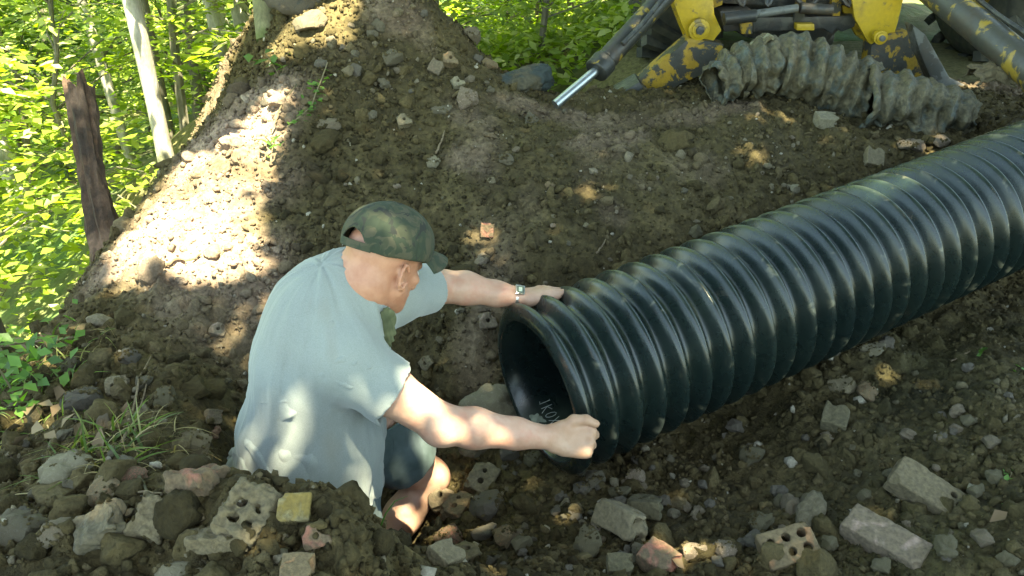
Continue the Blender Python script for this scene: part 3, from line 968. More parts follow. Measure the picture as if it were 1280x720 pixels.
# folds pulled out from the armpit and round the waist
ax_, ay_ = px - 402, py - 492
th_, rr2_ = np.arctan2(ay_, ax_), np.hypot(ax_, ay_)
rid = (1 - np.abs(fbm(np.cos(th_) * 3.2 + 7, np.sin(th_) * 3.2 + rr2_ * 0.004, 231, 2)) * 1.6).clip(0, 1) ** 4
disp = disp + np.where(near_side, 0.0048 * rid * np.clip((rr2_ - 14) / 30, 0, 1) * np.clip((175 - rr2_) / 110, 0, 1), 0)
rid2 = (1 - np.abs(fbm(px * 0.008 + py * 0.005, py * 0.035 - px * 0.010, 233, 3)) * 1.7).clip(0, 1) ** 4
disp = disp * np.clip((np.linalg.norm(Vs - np.array(NECK), axis=1) - 0.10) / 0.05, 0.15, 1)
disp = disp + np.where(near_side & (hgt < 0.22), 0.0028 * rid2, 0)
# the far side of the shirt (not in the photo) gets folds of its own
disp = disp + np.where(near_side, 0, 0.004 * fbm(ang * 6, hgt * 4, 211, 2))
Vs = Vs + Ns * disp[:, None]
t = NT("heather_jersey")
n1 = t.noise(5, 3); n2 = t.noise(420, 3, 0.7); n3 = t.noise(24, 4)
base = t.ramp(n2, [(0.3, (0.175, 0.195, 0.185)), (0.7, (0.25, 0.272, 0.262))])
base = t.mix(t.math('MULTIPLY', t.ramp(n1, [(0.4, 0.0), (0.7, 1.0)]), 0.25), base, (0.33, 0.37, 0.33))
base = t.mix(t.math('MULTIPLY', t.attr("grime"), 0.35), base, (0.20, 0.17, 0.12))
t.bump(t.math('ADD', n2, t.math('MULTIPLY', n3, 2.0)), 0.10, 0.003)
JERSEY = t.set(base=base, rough=0.9, Sheen_Weight=0.25)
grime = np.clip(fbm(ang * 2.5, hgt * 9, 220, 3) * 1.6 - 0.5, 0, 1) * (Dd < 2.3)
shirt = mesh_np("t_shirt", Vs - MO, Qs, JERSEY, MAN, smooth=True, attrs={"grime": grime})
# neck band and hems as sewn edges
def ring_on(c, ax, f0, ra, rb, n=40, ph=0.0):
    l0 = ax.cross(f0).normalized()
    return [c + f0 * (ra * math.cos(2 * math.pi * i / n)) + l0 * (rb * math.sin(2 * math.pi * i / n)) for i in range(n)]

# ---------------- olive ribbed cloth below the chin
sc = SDF(P(440, 460, 2.3) + Vector((-0.1, -0.25, -0.15)), P(500, 330, 2.0) + Vector((0.1, 0.3, 0.12)), 0.004)
c0 = P(474, 394, 1.945); c1 = P(487, 444, 1.93)
sc.ell(c0.lerp(c1, 0.45), (0.024, 0.040, 0.066), [tuple(TF), tuple(LAT2), tuple(TUP)], 0.01)
Vc, Qc = sc.mesh(2)
Nc = vnormals(Vc, Qc); la = (Vc - np.array(c0)) @ np.array(cf(0.95, 0.25, 0.1))
Vc = Vc + Nc * (0.0030 * np.sin(la * 640 + 2 * np.sin(la * 60)))[:, None]
t = NT("olive_cloth"); q = t.noise(30, 4)
OLIVE = t.set(base=t.ramp(q, [(0.3, (0.055, 0.065, 0.030)), (0.7, (0.12, 0.13, 0.065))]), rough=0.9)
o = mesh_np("neck_cloth", Vc - MO, Qc, OLIVE, MAN, smooth=True)
o["label"] = "olive green pleated cloth hanging below his chin"

# ---------------- cap
cp = SDF(HC - Vector((0.18, 0.18, 0.12)), HC + Vector((0.22, 0.22, 0.2)), 0.003)
cc = skull + hu * 0.012 + hf * 0.002
cp.ell(cc + hu * 0.004, (0.115, 0.095, 0.090), Mh, 0.0)
cp.ell(cc + hu * 0.022 + hf * 0.008, (0.110, 0.090, 0.078), Mh, 0.03)
cp.shell(0.007)
cn = (hu - hf * 0.02).normalized()
cp.cut_plane(cc - hu * 0.012, -cn)
cp.cut_ell(cc - hf * 0.105 - hu * 0.022, (0.05, 0.040, 0.052), Mh)
Vk, Qk = cp.mesh(2)
Nk = vnormals(Vk, Qk); rk = Vk - np.array(cc)
a1 = np.arctan2(rk @ np.array(hr), rk @ np.array(hf)); zk = rk @ np.array(hu)
Vk = Vk + Nk * (0.0035 * fbm(a1 * 2.2, zk * 22, 301, 3) + 0.002 * np.exp(-((np.abs(((a1 + 0.0) % (math.pi / 3)) - math.pi / 6)) / 0.035) ** 2) * (zk > 0))[:, None]
t = NT("camouflage_cloth")
va = t.noise(22, 3, 0.5, dist=1.2); vb = t.noise(30, 3, 0.5, dist=1.0, vec=None); n2 = t.noise(300, 3)
mp = t.n("ShaderNodeMapping"); mp.inputs["Location"].default_value = (3, 5, 1); t.l(t.tc.outputs["Object"], mp.inputs[0])
vc = t.noise(26, 3, 0.5, vec=mp.outputs[0], dist=1.0)
c = t.ramp(va, [(0.0, (0.040, 0.044, 0.024)), (0.50, (0.040, 0.044, 0.024)), (0.53, (0.058, 0.054, 0.032)), (1.0, (0.058, 0.054, 0.032))])
c = t.mix(t.ramp(vc, [(0.50, 0.0), (0.53, 1.0)]), c, (0.024, 0.034, 0.019))
mp2 = t.n("ShaderNodeMapping"); mp2.inputs["Location"].default_value = (9, 1, 4); t.l(t.tc.outputs["Object"], mp2.inputs[0])
vd = t.noise(24, 3, 0.5, vec=mp2.outputs[0], dist=1.2)
c = t.mix(t.ramp(vd, [(0.58, 0.0), (0.60, 1.0)]), c, (0.018, 0.020, 0.016))
t.bump(n2, 0.15, 0.002)
CAMO = t.set(base=c, rough=0.9)
cap = mesh_np("camouflage_cap", Vk - MO, Qk, CAMO, MAN, smooth=True)
# peak of the cap
V, F = [], []
nu_, nv_ = 22, 14
for side in (0, 1):
    for i in range(nu_ + 1):
        a = R(-62 + 124 * i / nu_)
        for j in range(nv_ + 1):
            q = j / nv_
            L = 0.094 * (math.cos(a * 1.25) ** 0.6 if abs(a) < R(70) else 0.1) + 0.004
            base_p = cc - hu * (0.008 - 0.016 * math.cos(a)) + hf * (0.107 * math.cos(a)) + hr * (0.088 * math.sin(a))
            out = hf * (L * q) + hr * (0.012 * math.sin(a) * q)
            drop = -hu * (0.026 * math.sin(a) ** 2 * (0.3 + q) + 0.002 * q + 0.008 * q * q)
            V.append(base_p + out + drop + hu * (0.004 if side == 0 else -0.001) - hf * 0.004)
n_ = (nu_ + 1) * (nv_ + 1)
for i in range(nu_):
    for j in range(nv_):
        a = i * (nv_ + 1) + j
        F.append((a, a + 1, a + nv_ + 2, a + nv_ + 1)); F.append((a + n_, a + nv_ + 1 + n_, a + nv_ + 2 + n_, a + 1 + n_))
for i in range(nu_):
    a = i * (nv_ + 1) + nv_; b = a + nv_ + 1; F.append((a, b, b + n_, a + n_))
    a = i * (nv_ + 1); b = a + nv_ + 1; F.append((a, a + n_, b + n_, b))
for j in range(nv_):
    F.append((j, j + n_, j + 1 + n_, j + 1)); a = nu_ * (nv_ + 1) + j; F.append((a, a + 1, a + 1 + n_, a + n_))
mb = MB().add([v - cap.location - MAN.location for v in V], F)
o = mb.build("cap_peak", CAMO, cap, smooth=True, angle=50)
# strap across the gap at the back and a button on top
pts = []
for i in range(13):
    a = R(180 - 32 + 64 * i / 12)
    pts.append(cc - hu * 0.006 + hf * (0.1125 * math.cos(a)) + hr * (0.0925 * math.sin(a)) - MAN.location)
V, F = [], []
for p in pts:
    for (du, dr) in ((0.009, 0), (0.009, 0.003), (-0.009, 0.003), (-0.009, 0)):
        rad = (p + MAN.location - cc).normalized(); V.append(p + cn * du + rad * dr)
for i in range(len(pts) - 1):
    for k in range(4): F.append((i * 4 + k, i * 4 + (k + 1) % 4, i * 4 + 4 + (k + 1) % 4, i * 4 + 4 + k))
MB().add(V, F).build("cap_strap", CAMO, cap)

# ---------------- shorts
so = SDF(Vector((-0.85, 1.3, -0.05)), Vector((-0.05, 2.45, 0.95)), 0.004)
so.ell(PELV, (0.155, 0.178, 0.145), Mt, 0.04)
so.chain([HPL, HPL.lerp(KNL, 0.45), HPL.lerp(KNL, 1.0)], [0.108, 0.096, 0.084], 0.04)
so.chain([HPR, HPR.lerp(KNR, 0.5), KNR], [0.110, 0.108, 0.106], 0.04)
so.shell(0.009)
lk = (KNL - HPL).normalized(); rk_ = (KNR - HPR).normalized()
pl_ = HPL.lerp(KNL, 0.60)
so.cut_plane(pl_, lk, pl_ + Vector((-0.10, -0.16, -0.2)), pl_ + Vector((0.4, 0.4, 0.16)))
pr_ = HPR.lerp(KNR, 0.93)
so.cut_plane(pr_, rk_, pr_ + Vector((-0.3, -0.3, -0.4)), pr_ + Vector((0.14, 0.14, 0.08)))
so.cut_plane(PELV + TUP * 0.10, TUP)
Vo, Qo = so.mesh(2); No = vnormals(Vo, Qo)
dl = (Vo - np.array(HPL)) @ np.array(lk); sd = (Vo - np.array(HPL)) @ np.array(LAT2)
up_ = Vo[:, 2]
disp = 0.006 * fbm(dl * 9, sd * 22, 401, 3) + 0.005 * fbm(up_ * 6, Vo[:, 0] * 20 + Vo[:, 1] * 9, 402, 2)
Vo = Vo + No * disp[:, None]
t = NT("dark_green_cotton"); n1 = t.noise(60, 4); n2 = t.noise(9, 4)
c = t.ramp(n2, [(0.35, (0.045, 0.068, 0.066)), (0.65, (0.12, 0.155, 0.16))])
t.bump(n1, 0.2, 0.003)
o = mesh_np("shorts", Vo - MO, Qo, t.set(base=c, rough=0.9), MAN, smooth=True)

# ---------------- shoes (hidden behind the ledge, standing in the trench)
t = NT("brown_leather"); q = t.noise(30, 4); LEATHER = t.set(base=t.ramp(q, [(0.3, (0.05, 0.03, 0.018)), (0.7, (0.12, 0.08, 0.05))]), rough=0.8)
for an in (ANR, ANL):
    s = SDF(an - Vector((0.12, 0.12, 0.15)), an + Vector((0.3, 0.2, 0.14)), 0.006)
    fd = (TF * 1.0); fd.z = 0; fd.normalize()
    s.chain([an + Vector((0, 0, 0.06)), an - Vector((0, 0, 0.02))], [0.050, 0.052], 0.02)
    s.chain([an - Vector((0, 0, 0.045)) - fd * 0.03, an + fd * 0.10 - Vector((0, 0, 0.05)), an + fd * 0.17 - Vector((0, 0, 0.058))], [0.044, 0.046, 0.038], 0.02)
    s.cut_plane(an - Vector((0, 0, 0.088)), (0, 0, -1))
    Vq, Qq = s.mesh(1)
    mesh_np("shoe", Vq - MO, Qq, LEATHER, MAN, smooth=True)
SHOE_Z = (ANR.z - 0.088, ANL.z - 0.088)

# ---------------- wrist watch
wd = (WRL - ELL).normalized(); wc = ELL.lerp(WRL, 0.97)
wb = cf(-0.15, 0.55, -0.82); wb = (wb - wd * wb.dot(wd)).normalized(); ws = wd.cross(wb).normalized()
t = NT("brushed_steel"); STEEL = t.set(base=(0.62, 0.63, 0.62), rough=0.3, metal=1.0)
wroot = empty("wrist_watch", (0, 0, 0)); wroot.parent = MAN
mb = MB()
n_ = 36
for i in range(n_):
    a = 2 * math.pi * i / n_
    if math.cos(a) > 0.86: continue
    c = wc + (wb * math.cos(a) + ws * math.sin(a)) * 0.0315 - MAN.location
    M = Matrix((wd, (ws * math.cos(a) - wb * math.sin(a)), (wb * math.cos(a) + ws * math.sin(a)))).transposed()
    mb.box(c, (0.017, 0.0048, 0.0026), M)
mb.build("watch_band", STEEL, wroot, bevel=0.0005)
M = Matrix((wd, ws, wb)).transposed()
mb = MB(); mb.box(wc + wb * 0.0335 - MAN.location, (0.026, 0.029, 0.007), M)
case = mb.build("watch_case", STEEL, wroot, bevel=0.002)
t = NT("watch_glass"); GL = t.set(base=(0.10, 0.12, 0.09), rough=0.12)
mb = MB(); mb.box(wc + wb * 0.0374 - MAN.location, (0.019, 0.021, 0.0012), M); mb.build("watch_face", GL, case, bevel=0.0004)
t = NT("lcd"); LCD = t.set(base=(0.42, 0.45, 0.36), rough=0.2)
mb = MB(); mb.box(wc + wb * 0.0383 - MAN.location, (0.010, 0.014, 0.0008), M); mb.build("watch_display", LCD, case)
# ------------------------------------------------------------------ crumbs of soil (nobody could count them)
def ico(sub):
    bm = bmesh.new(); bmesh.ops.create_icosphere(bm, subdivisions=sub, radius=1.0)
    V = np.array([tuple(v.co) for v in bm.verts]); F = np.array([[v.index for v in f.verts] for f in bm.faces]); bm.free()
    return V, F


def angular(seed, npts=16, flat=0.7, sub=1, rough=0.06):
    """angular lump: convex hull of random points, softened and pitted"""
    r = random.Random(seed); bm = bmesh.new()
    for _ in range(npts):
        v = Vector((r.gauss(0, 1), r.gauss(0, 1), r.gauss(0, 1))).normalized() * r.uniform(0.8, 1.1)
        bm.verts.new((v.x, v.y * r.uniform(.85, 1), v.z * flat))
    g = bmesh.ops.convex_hull(bm, input=bm.verts)
    bmesh.ops.delete(bm, geom=[e for e in g.get("geom_interior", []) if isinstance(e, bmesh.types.BMVert)], context='VERTS')
    if sub:
        bmesh.ops.bevel(bm, geom=list(bm.edges), offset=0.10, segments=1, affect='EDGES', clamp_overlap=True)
        bmesh.ops.triangulate(bm, faces=bm.faces)
        bmesh.ops.subdivide_edges(bm, edges=bm.edges, cuts=sub, use_grid_fill=True)
    bmesh.ops.triangulate(bm, faces=bm.faces)
    bm.normal_update()
    V = np.array([tuple(v.co) for v in bm.verts]); N = np.array([tuple(v.normal) for v in bm.verts])
    F = np.array([[v.index for v in f.verts] for f in bm.faces]); bm.free()
    V = V + N * (rough * fbm(V[:, 0] * 3 + V[:, 2] * 2 + seed, V[:, 1] * 3 - V[:, 2], seed, 3))[:, None]
    return V, F


def rough_ball(seed, sub=2, amp=0.35):
    V, F = ico(sub)
    n = fbm(V[:, 0] * 1.5 + V[:, 2] * .9 + seed * 3, V[:, 1] * 1.5 - V[:, 2] * 1.1 + seed, 500 + seed, 3)
    n2 = fbm(V[:, 0] * 4 + V[:, 2] * 3 + seed * 3, V[:, 1] * 4 - V[:, 2] * 3 + seed, 600 + seed, 2)
    jr = np.random.default_rng(seed)
    jit = jr.normal(0, 0.10 if sub < 3 else 0.018, V.shape)
    sc = np.array([1.0, jr.uniform(0.65, 1.0), jr.uniform(0.55, 0.9)])
    return (V * (1 + amp * n + amp * 0.4 * n2)[:, None] + jit) * sc, F


def craggy(seed, sub=4):
    V, F = ico(sub)
    n = 0.55 * fbm(V[:, 0] * 1.3 + V[:, 2] * .9 + seed * 3, V[:, 1] * 1.3 - V[:, 2] * 1.1 + seed, 500 + seed, 3)
    c_ = clods(V[:, 0] * 1.6 + V[:, 2] * 0.8 + seed, V[:, 1] * 1.6 - V[:, 2] + seed, seed)
    n3 = fbm(V[:, 0] * 7 + V[:, 2] * 5 + seed, V[:, 1] * 7 - V[:, 2] * 5, 620 + seed, 3)
    V = V * (0.85 + n + 0.22 * c_ + 0.07 * n3)[:, None] * np.array([1, .8, .62])
    return V, F


t = NT("soil_crumb_material")
f = t.attr("tone")
n2 = t.noise(95, 6, 0.7)
c = t.ramp(f, [(0.0, (0.031, 0.0235, 0.0095)), (0.35, (0.064, 0.049, 0.021)), (0.7, (0.110, 0.084, 0.038)), (0.93, (0.135, 0.105, 0.058)), (1.0, (0.36, 0.32, 0.25))])
c = t.mix(t.attr("clay_sunlit"), c, (0.32, 0.235, 0.18))  # crumbs take the same painted sun-patch paleness
c = t.mix(t.math('MULTIPLY', t.attr("canopy_green"), 0.6), c, (0.070, 0.066, 0.030))  # and the same painted green of the leaf light
c = t.mix(1.0, c, t.ramp(n2, [(0.3, 0.65), (0.7, 1.35)]), 'MULTIPLY')
t.bump(n2, 1.0, 0.012)
CRUMB = t.set(base=c, rough=0.95)
CRUMB.node_tree.nodes["Principled BSDF"].inputs["Specular IOR Level"].default_value = 0.2


def scatter_crumbs(name, N, smin, smax, power, protos, seed, mask_fn, embed=0.35, pos=None):
    r = np.random.default_rng(seed)
    x = r.uniform(-2.3, 3.4, N * 3); y = 0.95 + (5.0 - 0.95) * r.uniform(0, 1, N * 3) ** 1.35
    keep = r.uniform(0, 1, N * 3) < mask_fn(x, y)
    x, y = x[keep][:N], y[keep][:N]
    if pos is not None: x, y = pos[:, 0], pos[:, 1]
    n = len(x)
    s = smin * (1 - r.uniform(0, 1, n) * (1 - (smin / smax) ** power)) ** (-1 / power)
    j = np.clip(np.round((x - gx[0]) / 0.0092).astype(int), 0, nx - 1); i = np.clip(np.searchsorted(gy, y), 0, ny - 1)
    z = Z[i, j] if pos is None else pos[:, 2]
    cl, ms = clay_sunlit[i, j], canopy_green[i, j]
    tone = np.clip(0.45 + 0.35 * fbm(x * 2, y * 2, 71, 2) + r.normal(0, 0.2, n), 0, 0.95)
    tone = np.where(r.uniform(0, 1, n) < 0.012, 1.0, tone)
    Vs_, Fs_, A1, A2, A3 = [], [], [], [], []; off = 0
    pid = r.integers(0, len(protos), n)
    for k, (PV, PF) in enumerate(protos):
        m = np.where(pid == k)[0]
        if not len(m): continue
        q = r.normal(0, 1, (len(m), 4)); q /= np.linalg.norm(q, axis=1)[:, None]
        w, a, b, c_ = q.T
        Rm = np.stack([1 - 2 * (b * b + c_ * c_), 2 * (a * b - c_ * w), 2 * (a * c_ + b * w), 2 * (a * b + c_ * w), 1 - 2 * (a * a + c_ * c_), 2 * (b * c_ - a * w),
                       2 * (a * c_ - b * w), 2 * (b * c_ + a * w), 1 - 2 * (a * a + b * b)], -1).reshape(-1, 3, 3)
        sc3 = s[m][:, None] * r.uniform(0.65, 1.15, (len(m), 3))
        W = np.einsum('nij,nvj->nvi', Rm, PV[None] * sc3[:, None, :])
        W += np.stack([x[m], y[m], z[m] + s[m] * (1 - 2 * embed) * 0.6], -1)[:, None, :]
        Vs_.append(W.reshape(-1, 3)); nv = len(PV)
        Fs_.append((PF[None] + (np.arange(len(m)) * nv)[:, None, None] + off).reshape(-1, 3)); off += nv * len(m)
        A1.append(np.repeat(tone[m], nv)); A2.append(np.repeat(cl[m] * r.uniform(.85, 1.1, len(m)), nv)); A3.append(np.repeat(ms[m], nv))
    o = mesh_np(name, np.concatenate(Vs_), np.concatenate(Fs_), CRUMB, attrs={"tone": np.concatenate(A1), "clay_sunlit": np.concatenate(A2), "canopy_green": np.concatenate(A3)})
    return o


def m_dug(x, y): return dug(x, y)
def m_coarse(x, y):
    return dug(x, y) * np.clip(0.30 + 0.95 * (fbm(x * 1.6, y * 1.6, 81, 3) + 0.25 * (x < -0.2) + 0.45 * ((y < 2.6) & (x > -.4) & (x < 0.9)) + 0.3 * (y < 1.6)), 0.22, 1)


PR_S = [ico(1)[0:2] for _ in range(1)]
pr_small = [rough_ball(k, 1, 0.5) for k in range(6)]
pr_big = [rough_ball(k + 20, 2, 0.55) for k in range(3)] + [angular(k + 40, 11 + k % 4, 0.8, 0) for k in range(9)]
tag(scatter_crumbs("soil_crumbs", 60000, 0.0030, 0.012, 1.7, pr_small, 5, m_dug), "loose brown crumbs of soil covering the dug slope and trench", "soil", kind="stuff")
pr_huge = [craggy(k + 90, 3) for k in range(2)] + [angular(k + 70, 15, 0.75, 2, 0.16) for k in range(5)]
def m_huge(x, y): return dug(x, y) * np.clip(0.05 + 0.9 * (fbm(x * 1.1 + 4, y * 1.1, 83, 2) + 0.22 * (x < -0.3) + 0.25 * (y > 3.2) * (x < 0.3) + 0.30 * ((x > 0.7) & (y < 2.6)) + 0.3 * (y < 1.6)), 0.0, 1)
tag(scatter_crumbs("large_soil_clods", 700, 0.026, 0.070, 2.2, pr_huge, 9, m_huge, 0.42), "large rough clods of earth half buried in the dug bank", "soil", kind="stuff")
tag(scatter_crumbs("soil_clods", 15000, 0.009, 0.034, 2.5, pr_big, 6, m_coarse, 0.30), "lumpy brown clods of soil lying all over the dug bank", "soil", kind="stuff")

# ------------------------------------------------------------------ bricks and stones: things of their own
def dirty(name, cols, mud=(0.085, 0.067, 0.036), cover=0.5, scale=14, bumps=0.5):
    cover = min(1.0, cover + 0.22); cols = [[q * 0.8 for q in c_] for c_ in cols]
    t = NT(name)
    n1 = t.noise(scale, 5, 0.6); n2 = t.noise(scale * 6, 5, 0.6); n3 = t.noise(scale * 0.7, 4, 0.6, dist=0.5)
    c = t.ramp(n1, [(0.3, cols[0]), (0.7, cols[1])])
    c = t.mix(1.0, c, t.ramp(n2, [(0.3, 0.75), (0.7, 1.2)]), 'MULTIPLY')
    cv = t.ramp(n3, [(0.58 - cover * 0.35, 0.0), (0.68 - cover * 0.35, 1.0)])
    mc = t.ramp(n2, [(0.3, [q * 0.65 for q in mud]), (0.7, [q * 1.5 for q in mud])])
    c = t.mix(t.math('MULTIPLY', cv, 0.88), c, mc)
    t.bump(t.math('ADD', n2, t.math('MULTIPLY', cv, 0.8)), bumps, 0.006)
    return t.set(base=c, rough=0.9)


MT = {
    'red': dirty("red_brick_dirty", ((0.25, 0.10, 0.065), (0.34, 0.15, 0.10)), cover=0.30),
    'orange': dirty("orange_brick_dirty", ((0.33, 0.16, 0.07), (0.42, 0.22, 0.11)), mud=(0.10, 0.08, 0.043), cover=0.50),
    'tan': dirty("tan_brick_dirty", ((0.27, 0.21, 0.13), (0.36, 0.29, 0.19)), mud=(0.105, 0.085, 0.048), cover=0.55),
    'mudbrick': dirty("mud_caked_brick", ((0.22, 0.14, 0.09), (0.28, 0.18, 0.12)), mud=(0.10, 0.082, 0.044), cover=0.85),
    'grey': dirty("grey_stone", ((0.10, 0.085, 0.06), (0.17, 0.148, 0.108)), mud=(0.08, 0.065, 0.038), cover=0.50),
    'dark': dirty("dark_stone", ((0.05, 0.05, 0.045), (0.10, 0.095, 0.08)), mud=(0.08, 0.065, 0.045), cover=0.45),
    'pale': dirty("pale_stone", ((0.20, 0.17, 0.11), (0.30, 0.26, 0.175)), mud=(0.14, 0.12, 0.075), cover=0.40),
    'pink': dirty("pinkish_stone", ((0.32, 0.22, 0.17), (0.42, 0.31, 0.25)), mud=(0.11, 0.085, 0.052), cover=0.45),
    'yellow': dirty("yellow_tile", ((0.20, 0.14, 0.035), (0.27, 0.19, 0.05)), mud=(0.17, 0.14, 0.07), cover=0.12),
    'olive': dirty("mossy_stone", ((0.105, 0.092, 0.050), (0.165, 0.148, 0.085)), mud=(0.075, 0.062, 0.032), cover=0.55),
    'brown': dirty("brown_stone", ((0.15, 0.105, 0.065), (0.23, 0.165, 0.105)), mud=(0.10, 0.08, 0.05), cover=0.4),
}


def brick_mesh(L, W, Hh, holes, seed, erode=0.004, broken=None):
    """box with rounded worn edges, round perforations through the bed face"""
    r = random.Random(seed); vox = 0.0026 if L < 0.3 else 0.004
    s = SDF((-L / 2 - .015, -W / 2 - .015, -Hh / 2 - .015), (L / 2 + .015, W / 2 + .015, Hh / 2 + .015), vox)
    sl, x, y, z = s._sub(s.lo, s.lo + s.n * vox)
    rd = 0.005
    qx, qy, qz = np.abs(x) - (L / 2 - rd), np.abs(y) - (W / 2 - rd), np.abs(z) - (Hh / 2 - rd)
    qx, qy, qz = np.broadcast_arrays(qx, qy, qz)
    d = np.sqrt(np.maximum(qx, 0) ** 2 + np.maximum(qy, 0) ** 2 + np.maximum(qz, 0) ** 2) + np.minimum(np.maximum(qx, np.maximum(qy, qz)), 0) - rd
    for (hx, hy, hr_) in holes:
        dh = np.sqrt((x - hx) ** 2 + (y - hy) ** 2) - hr_
        d = np.maximum(d, -(dh + 0 * z))
    for k in range(r.randint(2, 4)):    # chips at corners
        c = Vector((r.choice((-1, 1)) * L / 2, r.choice((-1, 1)) * W / 2, r.choice((-1, 1)) * Hh / 2)); rr_ = r.uniform(0.012, 0.026)
        d = np.maximum(d, -(np.sqrt((x - c.x) ** 2 + (y - c.y) ** 2 + (z - c.z) ** 2) - rr_))
    if broken is not None:
        n = Vector(broken[1]).normalized()
        wob = 0.008 * np.sin(y * 90 + z * 60 + seed) + 0.006 * np.sin(z * 130 - y * 40)
        d = np.maximum(d, (x * n.x + y * n.y + z * n.z) - broken[0] + wob)
    s.f = d.astype(np.float32)
    V, Q = s.mesh(1)
    N = vnormals(V, Q)
    V = V + N * (erode * fbm(V[:, 0] * 35 + V[:, 2] * 21, V[:, 1] * 35 - V[:, 2] * 27 + seed, 700 + seed, 3))[:, None]
    return V, Q


def me_from(name, V, F, mat, smooth=True):
    o = mesh_np(name, V, np.asarray(F), mat, smooth=smooth)
    me = o.data; bpy.data.objects.remove(o); return me


H6 = [(-.045, -.02, .0115), (0, -.02, .0115), (.045, -.02, .0115), (-.045, .02, .0115), (0, .02, .0115), (.045, .02, .0115)]
H3 = [(.055, -.022, .010), (.055, .022, .010), (.078, 0.0, .010)]
H2 = [(-.018, 0, .010), (.022, 0.004, .010)]
BR = {
    'half6': brick_mesh(0.15, 0.10, 0.065, H6, 1),
    'full3': brick_mesh(0.215, 0.10, 0.068, H3, 2),
    'bat2': brick_mesh(0.12, 0.095, 0.065, H2, 3, broken=(0.052, (1, .2, .1))),
    'full': brick_mesh(0.21, 0.095, 0.062, [], 4),
    'half': brick_mesh(0.11, 0.095, 0.06, [], 5, broken=(0.045, (1, -.25, .2))),
    'chunk1': brick_mesh(0.075, 0.07, 0.055, [(0.0, 0.0, .0085)], 6, broken=(0.030, (1, .5, .3))),
    'mfull': brick_mesh(0.21, 0.095, 0.062, [], 14, erode=0.013),
    'mhalf': brick_mesh(0.12, 0.095, 0.06, [], 15, erode=0.013, broken=(0.050, (1, -.25, .2))),
    'mhalf6': brick_mesh(0.17, 0.11, 0.065, H6[:2] + H6[3:5], 16, erode=0.015, broken=(0.065, (1, .15, .3))),
    'tile': brick_mesh(0.10, 0.09, 0.018, [], 7, erode=0.002),
}
ST = {}
for k in range(8): ST['s%d' % k] = angular(k + 5, 14 + k, 0.55 + 0.07 * (k % 4), 3, 0.13)
for k in range(4): ST['r%d' % k] = craggy(k + 60)
_mcache = {}


def lump_mesh(kind, mk, name):
    if (kind, mk) not in _mcache:
        V, F = BR[kind] if kind in BR else ST[kind]
        me = me_from(name, V, F, MT[mk], smooth=True)
        if kind in ST and kind[0] == 's': me.set_sharp_from_angle(angle=R(38))
        _mcache[(kind, mk)] = me
    return _mcache[(kind, mk)]


def place(name, kind, mk, px, py, size, rz, tilt, label, cat, sink=0.3, tilt2=0.0, group=None, pos=None, lift=0.0):
    if pos is None:
        g, n = G(px, py)
        if g is None: return None
    else: g = Vector(pos)
    n = gnormal(g.x, g.y)
    me = lump_mesh(kind, mk, name)
    o = bpy.data.objects.new(name, me)
    q = Vector((0, 0, 1)).rotation_difference(n.lerp(Vector((0, 0, 1)), 0.35))
    o.rotation_mode = 'QUATERNION'
    o.rotation_quaternion = q @ Euler((R(tilt), R(tilt2), R(rz)), 'ZYX').to_quaternion()
    s = size if kind not in BR else size
    o.scale = (s, s, s)
    if kind in BR: h = 0.03 * s
    else: h = s * 0.5
    o.location = g + n * (h * (1 - sink * 2) + 0.004 + lift)
    link(o); tag(o, label, cat, group)
    return o


